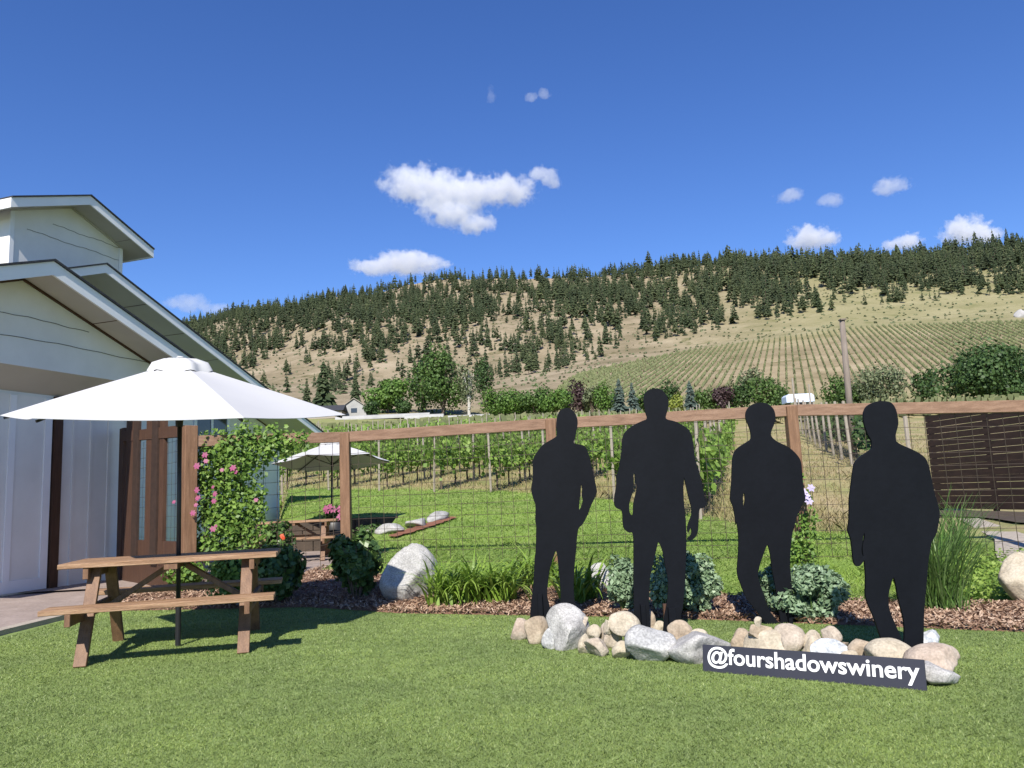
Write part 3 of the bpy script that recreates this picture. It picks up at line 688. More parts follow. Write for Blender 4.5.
# second figure
o = Z([(230, 185), (222, 150), (215, 110), (212, 70), (225, 40), (250, 25), (285, 21), (315, 32), (339, 65), (347, 100), (341, 140), (333, 185), (380, 200), (430, 225), (460, 250), (475, 282), (485, 340), (493, 410), (511, 460), (530, 540), (545, 620), (552, 655), (540, 672), (517, 682), (513, 730)], 605, 385, 5.486) \
  + Z([(511, 85), (508, 140), (495, 172), (476, 190), (456, 190), (453, 181), (470, 165), (475, 145), (468, 124), (456, 150), (452, 120), (468, 70)], 605, 505, 5.486) \
  + Z([(478, 695), (465, 640), (450, 580), (438, 525), (432, 502), (431, 530), (428, 580), (432, 650), (440, 720)], 605, 385, 5.486) \
  + Z([(443, 120), (445, 200), (440, 350), (435, 450), (425, 560), (414, 610), (412, 680), (395, 730), (318, 735), (314, 705), (320, 680), (326, 610), (336, 560), (346, 470), (344, 400), (330, 330), (318, 260), (302, 216), (290, 204), (280, 245), (265, 310), (250, 370), (242, 450), (240, 550), (244, 600), (243, 700), (240, 735), (192, 735), (180, 640), (162, 600), (158, 500), (157, 400), (157, 300), (154, 162), (130, 150), (106, 130), (98, 100), (96, 50)], 605, 505, 5.486) \
  + Z([(97, 720), (90, 687), (65, 675), (52, 655), (52, 610), (60, 570), (65, 500), (76, 460), (90, 370), (95, 300), (110, 260), (150, 225), (200, 200)], 605, 385, 5.486)
cutout('broad black man silhouette with arms hanging and jacket open, second from the left', 6.24, o, [Z([(155, 490), (166, 492), (168, 530), (175, 560), (165, 610), (156, 650), (153, 708), (144, 714), (132, 690), (134, 640), (150, 590), (156, 540)], 605, 385, 5.486)], [(639.5, 644.5, 604), (667, 674.5, 607)], (655, 640))
# third figure
o = Z([(168, 240), (166, 200), (155, 165), (141, 130), (142, 95), (160, 65), (190, 48), (230, 43), (265, 53), (292, 80), (302, 120), (295, 160), (281, 195), (279, 225), (310, 255), (370, 285), (412, 320), (440, 362), (448, 420), (455, 500), (466, 570), (450, 600), (430, 640), (415, 680), (406, 720)], 720, 395, 5.486) \
  + Z([(410, 90), (396, 150), (386, 230), (382, 330), (388, 400), (396, 480), (410, 540), (416, 600), (416, 700), (414, 760), (330, 760), (300, 700), (262, 662), (215, 600), (175, 550), (140, 500), (112, 430), (94, 370), (100, 260), (101, 170), (91, 90)], 720, 505, 5.486) \
  + Z([(86, 710), (80, 660), (70, 610), (56, 570), (62, 480), (65, 400), (68, 350), (80, 310), (105, 285), (150, 256)], 720, 395, 5.486)
inner3 = Z([(262, 220), (275, 270), (285, 350), (300, 430), (315, 520), (325, 590), (330, 645), (300, 620), (265, 570), (240, 500), (215, 420), (206, 380), (216, 330), (236, 270), (254, 224)], 720, 505, 5.486)
cutout('black silhouette of a man striding with one leg crossed forward, second from the right', 6.7, o, [inner3, Z([(125, 545), (133, 541), (136, 580), (128, 618), (124, 590)], 720, 395, 5.486)], [(786, 790, 609)], (780, 624))
# fourth figure
o = Z([(172, 290), (170, 250), (150, 215), (135, 170), (127, 130), (131, 90), (150, 60), (190, 40), (230, 35), (275, 43), (300, 75), (312, 120), (315, 160), (303, 210), (300, 240), (316, 265), (380, 295), (430, 320), (465, 350), (485, 400), (500, 470), (515, 540), (530, 590), (542, 650), (535, 710)], 840, 395, 5.486) \
  + Z([(523, 20), (500, 62), (490, 110), (479, 180), (475, 240), (465, 350), (458, 430), (455, 520), (453, 640), (452, 750), (380, 755), (270, 740), (232, 680), (224, 600), (205, 540), (180, 470), (150, 400), (138, 350), (140, 280), (136, 200), (130, 165), (118, 180), (104, 195), (86, 195), (73, 170), (66, 110), (58, 50)], 840, 530, 5.486) \
  + Z([(42, 740), (48, 700), (50, 640), (52, 560), (60, 500), (68, 430), (80, 375), (110, 340), (158, 306)], 840, 395, 5.486)
inner4 = Z([(290, 258), (305, 300), (315, 360), (330, 420), (345, 480), (352, 540), (350, 606), (340, 614), (318, 560), (292, 500), (266, 430), (262, 360), (275, 300)], 840, 530, 5.486)
cutout('largest black man silhouette nearest the sign, walking with knees bent, rightmost of four', 5.08, o, [inner4, Z([(118, 75), (122, 40), (130, 12), (134, 40), (126, 70), (122, 100), (127, 150), (116, 130), (114, 100)], 840, 530, 5.486)], [(914, 920, 650)], (905, 665))

# ------------------------------------------------------------------ name board
sb0, sb1 = gnd(703, 672), gnd(927, 692); sdv = sb1 - sb0; sL = float(np.linalg.norm(sdv)); ang = math.atan2(sdv[1], sdv[0])
sign = empty('name_board', (sb0[0], sb0[1], 0.0), rot=(math.radians(-8), 0, ang))
tag(sign, 'long low dark navy board with white handle lettering leaning on the rocks', 'sign')
b = MB(); b.box((0, 0, 0), (sL, .022, .163)); b.build('panel', M['sign_navy'], sign, bevel=.002)
fc = bpy.data.curves.new('lettering', 'FONT'); fc.body = '@fourshadowswinery'; fc.size = .155; fc.extrude = .0015; fc.offset = .0026; fc.align_x = 'LEFT'; fc.space_character = 1.0
tmp = bpy.data.objects.new('tmp', fc); COL.objects.link(tmp)
dg = bpy.context.evaluated_depsgraph_get(); me = bpy.data.meshes.new_from_object(tmp.evaluated_get(dg)); bpy.data.objects.remove(tmp)
me.name = 'lettering'; me.materials.clear(); me.materials.append(M['letter_white'])
vs = [v.co for v in me.vertices]; x0, x1 = min(v.x for v in vs), max(v.x for v in vs)
me.transform(Matrix.Translation((-x0, 0, 0))); sx = sL * .952 / (x1 - x0); me.transform(Matrix.Diagonal((sx, .84, 1, 1)))
me.transform(Matrix.Rotation(math.pi / 2, 4, 'X')); me.transform(Matrix.Translation((sL * .027, -.003, .058)))
link(bpy.data.objects.new('lettering', me), sign)

# ------------------------------------------------------------------ rocks
ROCKMATS = {}
def rock_mat(kind):
    if kind in ROCKMATS: return ROCKMATS[kind]
    c = {'granite': [(0.21, 0.205, 0.195), (0.36, 0.35, 0.335), (0.47, 0.46, 0.44)], 'cream': [(0.29, 0.245, 0.175), (0.43, 0.375, 0.285), (0.51, 0.465, 0.38)],
         'tan': [(0.22, 0.17, 0.12), (0.36, 0.29, 0.21), (0.43, 0.37, 0.28)], 'pink': [(0.26, 0.20, 0.155), (0.40, 0.325, 0.26), (0.47, 0.42, 0.36)],
         'boulder': [(0.2, 0.195, 0.185), (0.33, 0.325, 0.31), (0.42, 0.41, 0.395)], 'grey': [(0.22, 0.22, 0.22), (0.36, 0.36, 0.35), (0.48, 0.47, 0.45)], 'brown': [(0.26, 0.21, 0.16), (0.4, 0.34, 0.27), (0.5, 0.44, 0.36)],
         'speckle': [(0.16, 0.18, 0.2), (0.4, 0.42, 0.43), (0.62, 0.62, 0.6)]}[kind]
    ROCKMATS[kind] = mat_noise('rock_' + kind, c, {'speckle': 30, 'granite': 9}.get(kind, 6), 0.85, 0.35, 40, detail=8, fine=0.3 if kind in ('granite', 'speckle', 'grey', 'boulder') else 0.18); return ROCKMATS[kind]
_ico = {}
def ico(s):
    if s not in _ico:
        bm = bmesh.new(); bmesh.ops.create_icosphere(bm, subdivisions=s, radius=1)
        _ico[s] = (np.array([v.co[:] for v in bm.verts]), np.array([[v.index for v in f.verts] for f in bm.faces])); bm.free()
    return _ico[s]
def rock(label, loc, size, kind, seed, facets=7, rz=None, tilt=(0, 0), sub=4, group='rocks heaped at the silhouettes\' feet', name='rock', cut=(.42, .82), sink=.12, taper=0.0, lean=0.0):
    rg = np.random.default_rng(seed); V, F = ico(sub); V = V.copy()
    for k in range(facets):
        d = rg.normal(size=3); d[2] *= .8; d /= np.linalg.norm(d); h = rg.uniform(*cut)
        t = V @ d; m_ = t > h; V[m_] -= np.outer((t[m_] - h) * .93, d)
    nrm = V / np.linalg.norm(V, axis=1)[:, None]
    V += nrm * ((fbm(V * 1.3 + seed, seed, 4) - .5) * .30 + (fbm(V * 6 + seed, seed + 5, 3) - .5) * .05)[:, None]
    V[:, 0] = V[:, 0] * (1 - taper * V[:, 2]) + lean * (V[:, 2] + 1); V[:, 1] *= 1 - taper * V[:, 2]
    V *= np.array(size) / 2
    R_ = Matrix.Rotation(tilt[0], 3, 'X') @ Matrix.Rotation(tilt[1], 3, 'Y') @ Matrix.Rotation(rg.uniform(-.5, .5) if rz is None else rz, 3, 'Z')
    V = V @ np.array(R_).T
    V[:, 2] -= V[:, 2].min() + sink * (V[:, 2].max() - V[:, 2].min())
    o = np_obj(name, V, F, rock_mat(kind), smooth=True); o.location = loc; tag(o, label, 'rock', group); return o
# (x left, x right, y top, y base, kind, height it rests at, facets, label)
RK = [
 (509, 530, 621, 643, 'pink', 0, 5, 'rounded pinkish rock at the far left end of the rock row'),
 (523, 549, 618, 647, 'tan', 0, 9, 'beige angular rock between the pinkish end rock and the big white boulder'),
 (543, 560, 630, 652, 'grey', 0, 7, 'small flat grey rock tucked under the left side of the white boulder'),
 (546, 590, 609, 654, 'granite', 0, 6, 'big pointed white granite rock at the first silhouette\'s feet'),
 (577, 591, 615, 630, 'brown', .1, 6, 'small brown rock peeping out behind the white granite boulder'),
 (588, 603, 626, 641, 'cream', .02, 5, 'small cream rock behind the leaning oblong brown stone'),
 (579, 596, 635, 657, 'cream', 0, 5, 'tan wedge rock just right of the white granite boulder'),
 (597, 630, 624, 652, 'brown', 0, 9, 'large flat-faced brownish rock under the smooth beige cobble'),
 (586, 611, 640, 660, 'brown', 0, 9, 'oblong brown stone leaning in front of the brownish rock'),
 (614, 632, 644, 662, 'cream', 0, 4, 'round yellowish cobble low in front beside the veined grey rock'),
 (604, 616, 619, 634, 'cream', .06, 5, 'small yellow stone left of the smooth beige top cobble'),
 (611, 641, 613, 636, 'cream', .1, 5, 'smooth beige cobble lying on top of the pile left of the second silhouette'),
 (627, 677, 630, 666, 'grey', 0, 8, 'big smooth grey rock with pale veins under the second silhouette'),
 (648, 658, 614, 637, 'tan', 0, 6, 'narrow tan stone seen between the second silhouette\'s ankles'),
 (655, 668, 625, 640, 'cream', 0, 5, 'pale stone behind the veined grey rock between two brackets'),
 (670, 695, 624, 650, 'tan', .05, 5, 'tan oval stone propped on top of the widest white rock'),
 (674, 735, 632, 668, 'granite', 0, 6, 'wide white granite rock touching the left end of the name board'),
 (692, 708, 629, 640, 'cream', .08, 5, 'small pale stone peeking over the wide white granite rock'),
 (732, 755, 631, 656, 'tan', 0, 9, 'angular tan rock behind the first letters of the name board'),
 (749, 776, 623, 643, 'tan', .08, 8, 'orange-tan rock perched above the long cream rock'),
 (755, 763, 617, 628, 'cream', .14, 5, 'tiny pale pebble on top of the orange-tan rock'),
 (751, 806, 637, 663, 'cream', 0, 4, 'long low cream rock behind the middle of the name board'),
 (774, 809, 624, 651, 'brown', .07, 6, 'grey-brown dome rock at the third silhouette\'s feet'),
 (806, 827, 632, 650, 'cream', .06, 4, 'small smooth cream cobble right of the grey-brown dome rock'),
 (804, 826, 639, 664, 'cream', 0, 5, 'rounded cream rock left of the dark speckled rock'),
 (821, 843, 629, 647, 'brown', .08, 5, 'round brown cobble on top behind the dark speckled rock'),
 (837, 852, 637, 654, 'tan', .03, 5, 'small tan stone right of the round brown cobble'),
 (815, 856, 645, 670, 'speckle', 0, 7, 'dark blue-grey speckled rock behind the board\'s lettering'),
 (844, 863, 651, 672, 'cream', 0, 5, 'cream stone just right of the speckled rock'),
 (854, 884, 645, 670, 'tan', 0, 5, 'tan domed rock left of the fourth silhouette\'s boots'),
 (876, 922, 646, 676, 'cream', 0, 3, 'big round cream rock in front of the fourth silhouette\'s boots'),
 (920, 947, 630, 654, 'speckle', .02, 8, 'pointed grey rock behind the right end of the rock row'),
 (918, 971, 650, 684, 'pink', 0, 5, 'large pinkish rock at the right end of the name board'),
 (926, 965, 667, 690, 'granite', 0, 9, 'layered pale grey rock in front of the large pinkish rock'),
]
for i, (xa, xb, ya, yb, kd, zz, fc_, lb) in enumerate(RK):
    xc = (xa + xb) / 2
    if zz > 0: # resting on others: depth a little behind the front row
        row = np.interp(xc, [510, 655, 700, 790, 945], [6.3, 5.75, 5.55, 5.35, 5.05]); p = at(xc, yb, row)
        Yc = row; base = (p[0], Yc, max(p[2], 0.0))
    else:
        p = gnd(xc, yb - 2); Yc = p[1]; base = (p[0], p[1], 0.0)
    sc = Yc / FPX * 1.02; wd = (xb - xa) * sc * 1.06; ht = (yb - ya) * sc * 1.12
    dp = wd * random.uniform(.75, .95)
    rock(lb, (base[0], base[1] + dp * .38, base[2]), (wd, dp, ht), kd, 100 + i, fc_, rz=random.uniform(-.25, .25), tilt=(0, random.uniform(-.12, .12)))
# bed boulders
p = gnd(406, 607); rock('large rounded pale grey boulder beside the leafy bush in the planting bed', (p[0], p[1] + .32, 0.0), (.66, .58, .70), 'boulder', 905, 9, rz=.15, tilt=(.05, .0), sub=5, group='boulders in the planting bed', name='boulder', cut=(.66, .95), sink=.1, taper=.3, lean=.06)
p = gnd(601, 598); rock('small grey boulder between the daylilies and the grey-green mound', (p[0] + .06, p[1] + .2, 0.03), (.42, .34, .40), 'granite', 306, 8, sub=4, group='boulders in the planting bed', name='boulder')
p = gnd(1043, 606); rock('cream boulder leaning at the right edge of the planting bed', (p[0] + .04, p[1] + .2, 0.02), (.46, .46, .5), 'cream', 311, 7, sub=4, group='boulders in the planting bed', name='boulder', tilt=(0, .35))
p = gnd(298, 590); rock('flat pale stepping stone left of the leafy dark bush', (p[0], p[1] + .5, .06), (.5, .4, .14), 'brown', 321, 6, group='boulders in the planting bed', name='stone')
p = gnd(160, 597); rock('low tan edging stone behind the picnic table', (p[0], p[1] + .1, .0), (.5, .3, .16), 'tan', 322, 6, group='boulders in the planting bed', name='stone')

# ------------------------------------------------------------------ plants
def leaf_cloud(P, N, size, rng, aspect=.55, jitter=.5):
    """diamond leaves at P facing N (jittered)"""
    n = len(P); N = N + rng.normal(0, jitter, (n, 3)); N /= np.linalg.norm(N, axis=1)[:, None]
    a = rng.normal(size=(n, 3)); a -= N * (a * N).sum(1)[:, None]; a /= np.linalg.norm(a, axis=1)[:, None]
    c = np.cross(N, a); s = (size * rng.uniform(.6, 1.3, n))[:, None]
    V = np.stack([P - a * s * .5, P + c * s * aspect * .5 - N * s * .08, P + a * s * .5 - N * s * .12, P - c * s * aspect * .5 - N * s * .08], 1).reshape(-1, 3)
    return V, np.arange(4 * n).reshape(-1, 4)
def blob_points(n, c, r, rng, shell=.55, lobes=9, lobe=.5):
    """points in an uneven mound made of lobes; returns P, outward N"""
    c = np.array(c); r = np.array(r)
    d = rng.normal(size=(lobes, 3)); d /= np.linalg.norm(d, axis=1)[:, None]; C = d * (1 - lobe) * rng.uniform(.5, 1.05, (lobes, 1))
    rad = lobe * rng.uniform(.65, 1.15, lobes)
    k = rng.integers(0, lobes, n); u = rng.normal(size=(n, 3)); u /= np.linalg.norm(u, axis=1)[:, None]
    q = rng.uniform(shell, 1, n) ** .7
    P = C[k] + u * (rad[k] * q)[:, None]; N = u * .7 + P * .5 + np.array((0, 0, .35))
    return c + P * r, N
def strap_leaves(n, base, spread, L, wd, rng, seg=6, droop=1.0):
    V = []; F = []
    for i in range(n):
        a = rng.uniform(0, 2 * math.pi); l = L * rng.uniform(.65, 1.1); el = rng.uniform(1.05, 1.5); b0 = np.array(base) + np.array((rng.normal(0, spread), rng.normal(0, spread), 0))
        p = b0.copy(); d = np.array((math.cos(a) * math.cos(el), math.sin(a) * math.cos(el), math.sin(el))); side = np.array((-math.sin(a), math.cos(a), 0)); k0 = len(V); w_ = wd * rng.uniform(.7, 1.2); cv = rng.uniform(.16, .42) * droop
        for s in range(seg + 1):
            t = s / seg; ww = w_ * (1 - t ** 2.2) * .5 + .0008
            V.append(p - side * ww); V.append(p + side * ww)
            el -= cv * (0.4 + t); d = np.array((math.cos(a) * math.cos(el), math.sin(a) * math.cos(el), math.sin(el))); p = p + d * l / seg
        for s in range(seg): F.append((k0 + 2 * s, k0 + 2 * s + 1, k0 + 2 * s + 3, k0 + 2 * s + 2))
    return np.array(V), np.array(F)
def plant(name, label, cat, loc, group, parts):
    r = empty(name, loc); tag(r, label, cat, group)
    for nm, V, F, mt in parts: np_obj(nm, V, F, mt, r)
    return r
# daylilies
LIL = [(446, 604, .50, 60, 'bright strap-leaved daylily against the right side of the round boulder'), (474, 601, .56, 70, 'widest arching daylily clump between boulder and first silhouette'),
       (502, 601, .5, 60, 'upright daylily clump just left of the first silhouette'), (527, 592, .45, 45, 'loose daylily clump half behind the first silhouette\'s left leg'),
       (549, 591, .42, 36, 'daylily seen between the first silhouette\'s legs'), (583, 601, .55, 46, 'dark shaded daylily right of the first silhouette\'s legs')]
for i, (px, py, L, n, lb) in enumerate(LIL):
    p = gnd(px, py, .05); rg = np.random.default_rng(500 + i)
    V, F = strap_leaves(int(n * 1.7), (0, 0, 0), .09, L * 1.3, .034, rg)
    plant('daylily', lb, 'daylily', (p[0], p[1] + .05, max(tz(p[0], p[1]), 0) + .02), 'daylily clumps in the bed', [('leaves', V, F, M['lily_leaf'])])
# grey-green mounds
def mound(px0, px1, pyt, pyb, lb, seed, n=2600):
    p = gnd((px0 + px1) / 2, pyb, .04); rg = np.random.default_rng(seed); s = p[1] / FPX
    rx, h = (px1 - px0) * s / 2, (pyb - pyt) * s * 1.05
    V1, F1 = None, None
    P, N = blob_points(int(n * 1.5), (0, .0, h * .5), (rx * 1.2, rx * .95, h * .62), rg, .55, 26, .36)
    k = P[:, 2] > 0; V, F = leaf_cloud(P[k], N[k], .052, rg, .6, .75)
    sb = MB()
    for q in range(10):
        a = q * .63; sb.tube([(0, 0, 0), (rx * .6 * math.cos(a), rx * .5 * math.sin(a), h * .6)], .006, 5)
    r = plant('sedum', lb, 'plant', (p[0], p[1] + rx * .5, max(tz(p[0], p[1]), 0) + .01), 'grey-green leafy mounds in the bed', [('leaves', V, F, M['sedum_leaf'])]); sb.build('stems', M['grass_leaf'], r)
mound(608, 640, 556, 611, 'small grey-green mound left of the second silhouette\'s legs', 61, 1500)
mound(650, 728, 556, 614, 'grey-green leafy mound behind and right of the second silhouette', 62, 4200)
mound(757, 800, 570, 614, 'low grey-green mound between the third silhouette\'s legs', 63, 2000)
mound(786, 852, 567, 620, 'broad grey-green mound right of the third silhouette with a figure\'s shadow across it', 64, 3800)
# leafy bushes at the left
def bush(name, px0, px1, pyt, pyb, lb, seed, n, mt, leaf=.085, asp=.75, flowers=None, Y=None):
    p = gnd((px0 + px1) / 2, pyb, .06) if Y is None else at((px0 + px1) / 2, pyb, Y)
    rg = np.random.default_rng(seed); s = p[1] / FPX
    rx, h = (px1 - px0) * s / 2, (pyb - pyt) * s * 1.0
    P, N = blob_points(n, (0, 0, h * .54), (rx * 1.1, rx * .85, h * .56), rg, .35, 18, .45)
    k = P[:, 2] > .0; V, F = leaf_cloud(P[k], N[k], leaf, rg, asp, .5)
    r = plant(name, lb, 'bush', (p[0], p[1] + rx * .4, max(tz(p[0], p[1]), 0)), 'leafy shrubs along the fence', [('leaves', V, F, mt)])
    sb = MB()
    for q in range(9):
        a = q * .7; sb.tube([(0.02 * math.cos(a), .02 * math.sin(a), 0), (rx * .3 * math.cos(a), rx * .3 * math.sin(a), h * .4), (rx * .6 * math.cos(a), rx * .5 * math.sin(a), h * .75)], [.012, .008, .004], 5)
    sb.build('stems', M['bark'], r); return r
bush('hydrangea', 322, 386, 527, 600, 'dark broad-leaved bush left of the round grey boulder', 71, 3400, M['dark_leaf'], .09)
bush('shrub', 238, 306, 541, 603, 'dark shaded shrub behind the right end of the picnic table', 72, 2400, M['dark_leaf'], .09)
bush('shrub', 196, 262, 548, 604, 'fresh green shrub under the flowering climber behind the table', 73, 2200, M['clematis_leaf'], .07)
bush('shrub', 158, 205, 558, 596, 'low green plant at the foot of the gate post', 74, 900, M['clematis_leaf'], .07)
bush('shrub', 255, 296, 520, 575, 'leafy shrub with a red bloom beside the white house corner', 75, 1500, M['dark_leaf'], .08)
# clover patch at right
n = 9000; rg = np.random.default_rng(80)
def flower(c, R, nn, rg):
    V = []; F = []; nn = np.array(nn) / np.linalg.norm(nn); a = np.cross(nn, (0, 0, 1)); a /= np.linalg.norm(a); c2 = np.cross(nn, a)
    for k in range(6):
        t = k * math.pi / 3 + rg.uniform(-.15, .15); d = a * math.cos(t) + c2 * math.sin(t); e = -a * math.sin(t) + c2 * math.cos(t); i = len(V)
        V += [c, c + d * R * .55 + e * R * .3 + nn * R * .12, c + d * R, c + d * R * .55 - e * R * .3 + nn * R * .12]; F.append((i, i + 1, i + 2, i + 3))
    return np.array(V), np.array(F)
# clematis on the fence by the gate post
cl = empty('clematis', (at(225, 560, 10.75)[0], 10.75, .1)); tag(cl, 'dense flowering climber with pink blooms on the fence beside the gate post', 'climber')
PP = []; NNs = []
for (px, py, rp, n) in ((215, 452, 24, 420), (245, 447, 26, 420), (275, 443, 20, 240), (205, 480, 16, 260), (228, 478, 24, 420), (210, 510, 18, 300), (232, 510, 24, 420), (252, 496, 14, 160), (225, 540, 30, 620), (250, 530, 18, 200), (204, 548, 14, 200), (300, 441, 12, 60), (240, 462, 28, 300), (258, 512, 12, 80)):
    c = at(px, py, 10.78) - np.array(cl.location[:]); s = 10.78 / FPX
    n = int(n * 1.9); k = RNG.normal(size=(n, 3)); k /= np.linalg.norm(k, axis=1)[:, None]; q = RNG.uniform(.3, 1.1, n)[:, None]
    PP.append(c + k * q * rp * s * np.array((1, .55, 1))); NNs.append(k * .4 + np.array((0, -.6, .5)))
V, F = leaf_cloud(np.concatenate(PP), np.concatenate(NNs), .066, RNG, .65, .65); np_obj('leaves', V, F, M['clematis_leaf'], cl)
sb = MB()
for px in (205, 222, 240):
    pts = [np.array(at(px + 3 * math.sin(k * 1.3 + px), 575 - k * 20, 10.8)) - np.array(cl.location[:]) for k in range(7)]; sb.tube(pts, .008, 5)
sb.build('stems', M['bark'], cl)
for (px, py) in ((197, 490), (196, 505), (213, 487), (214, 501), (215, 494), (206, 461), (197, 466), (222, 470), (236, 472), (193, 513), (213, 529), (216, 526), (198, 498), (205, 455), (233, 468), (174, 502), (256, 500)):
    c = at(px, py, 10.5) - np.array(cl.location[:]); V, F = flower(c, random.uniform(.026, .058), (random.uniform(-.4, .2), -1, random.uniform(.1, .6)), RNG); np_obj('flower', V, F, M['pink_petal'], cl)
# lavender climber on the fence post between the third and fourth silhouettes
cl2 = empty('clematis', (at(800, 570, 10.2)[0], 10.2, .12)); tag(cl2, 'thin climber with lavender blooms on the fence post right of the third silhouette', 'climber')
PP = []
for (px, py, rp, n) in ((803, 545, 15, 170), (808, 520, 12, 110), (797, 555, 14, 170), (806, 497, 8, 60), (812, 535, 10, 80), (793, 540, 10, 90), (803, 560, 18, 160), (800, 478, 5, 25)):
    c = at(px, py, 10.2) - np.array(cl2.location[:]); s = 10.2 / FPX
    k = RNG.normal(size=(n, 3)); k /= np.linalg.norm(k, axis=1)[:, None]; PP.append(c + k * RNG.uniform(.3, 1.1, n)[:, None] * rp * s * np.array((1, .6, 1)))
PP = np.concatenate(PP); V, F = leaf_cloud(PP, np.tile((0, -.6, .5), (len(PP), 1)), .055, RNG, .6, .6); np_obj('leaves', V, F, M['clematis_leaf'], cl2)
sb = MB()
for px in (798, 803, 808): sb.tube([np.array(at(px + 3 * math.sin(k + px), 575 - k * 18, 10.25)) - np.array(cl2.location[:]) for k in range(6)], .006, 5)
sb.build('stems', M['bark'], cl2)
for (px, py) in ((806, 496), (803, 492), (809, 501), (811, 488), (797, 486)):
    c = at(px, py, 10.0) - np.array(cl2.location[:]); V, F = flower(c, .06, (random.uniform(-.3, .3), -1, .4), RNG); np_obj('flower', V, F, M['lavender_petal'], cl2)
# tall ornamental grass and clover
for (px, py, L, n, lb) in ((940, 606, 1.08, 330, 'tall ornamental grass clump right of the fourth silhouette'), (958, 560, .75, 120, 'shorter wispy grass behind the tall ornamental grass')):
    p = gnd(px, py, .05); rg = np.random.default_rng(int(px)); V, F = strap_leaves(n, (0, 0, 0), .075, L, .010, rg, 7, .42)
    plant('ornamental_grass', lb, 'grass clump', (p[0], p[1], tz(p[0], p[1])), 'ornamental grasses in the bed', [('leaves', V, F, M['grass_leaf'])])
n = 7000; x = RNG.uniform(4.0, 6.4, n); y = RNG.uniform(7.5, 9.6, n); k = y > bed_back(x) - .25; x, y = x[k], y[k]
hh = RNG.uniform(.0, .16, len(x)) * (0.4 + vnoise(np.stack([x * 2.2, y * 2.2, x * 0], -1), 8))
V, F = leaf_cloud(np.stack([x, y, terrain(x, y) + hh], -1), np.tile((0, -.2, 1.0), (len(x), 1)), .045, RNG, .8, .5)
tag(np_obj('clover_cover', V, F, M['meadow_blade']), kind='stuff')
fb = empty('geranium', (at(282, 536, 10.4)[0], 10.4, .1)); tag(fb, 'small red bloom in leaves at the white house corner', 'flower')
V, F = flower(np.array((0, 0, at(282, 536, 10.4)[2] - .1)), .036, (0, -1, .3), RNG); V2, F2 = flower(np.array((.02, -.02, at(282, 538, 10.4)[2] - .1)), .03, (.4, -1, .1), RNG)
np_obj('petals', np.concatenate([V, V2]), np.concatenate([F, F2 + len(V)]), M['red_petal'], fb)
sb = MB(); sb.tube([(0, 0.01, 0), (0.01, 0.01, at(282, 538, 10.4)[2] - .1)], .005, 5); sb.build('stem', M['grass_leaf'], fb)

# ------------------------------------------------------------------ court behind the fence: retaining wall, rocks, flower pot
b = MB()
for k in range(3):
    for j in range(8):
        x = -6.6 + j * .48 + (k % 2) * .24; b.box((x + .006, 18.28, .06 + k * .24), (x + .474, 18.52, .06 + k * .24 + .234))
tag(b.build('retaining_wall', M['wall_block_and_shade'], bevel=.01), 'low dark block retaining wall behind the distant picnic table', 'wall')
p = at(332, 500, 16.6); pot = empty('flower_pot', (p[0] + .06, 16.6, .08)); tag(pot, 'dark tub of pink flowers under the distant white umbrella', 'flower pot')
b = MB(); b.lathe([(.22, 0), (.28, .3), (.32, .66), (.3, .68), (.28, .6)], 18); b.build('tub', M['black_metal'], pot, smooth=True)
P, N = blob_points(700, (0, 0, .85), (.34, .3, .24), RNG, .4, 9, .5); V, F = leaf_cloud(P, N, .08, RNG); np_obj('leaves', V, F, M['dark_leaf'], pot)
for k in range(9):
    V, F = flower(np.array((RNG.uniform(-.25, .25), -.28, RNG.uniform(.75, 1.02))), .09, (RNG.uniform(-.5, .5), -1, .4), RNG); np_obj('flower', V, F, M['pink_petal'], pot)
p = at(360, 505, 18.0); bush('shrub', 338, 392, 494, 520, 'low dark shrub on the retaining wall behind the fence post', 91, 900, M['dark_leaf'], .12, Y=17.7)
for i, (px, py, wd, lb) in enumerate(((405, 527, .95, 'rough white rock behind the fence, nearest of three along the red mulch'), (417, 522, .7, 'middle one of three rough white rocks behind the fence'), (391, 533, .8, 'rough white rock behind the fence, farthest of three and nearest the mulch tip'))):
    p = (-2.42 + i * .36, 15.3 + i * .95); rock(lb, (p[0], p[1], tz(*p) - .08), (.66 - .06 * i, .8, .36), 'boulder', 841 + i * 3, 14, group='white rocks behind the fence', sub=3)
b = MB()
ps = [(-2.2, 14.6), (-1.9, 16.0), (-1.45, 17.6), (-1.2, 17.5), (-1.6, 15.9), (-1.95, 14.5)]
for k in range(19):
    f = k / 18; x0 = -2.3 + f * .9; y0 = 14.6 + f * 3.0; w_ = .07 + .09 * math.sin(f * 3.1) + .03 * math.sin(k * 2.3)
    b.v += [(x0 - w_, y0, tz(x0 - w_, y0) + .012), (x0 + w_, y0 - .1, tz(x0 + w_, y0 - .1) + .012)]
    if k: b.f.append((2 * k - 2, 2 * k - 1, 2 * k + 1, 2 * k))
tag(b.build('mulch_strip', M['red_mulch']), kind='structure')

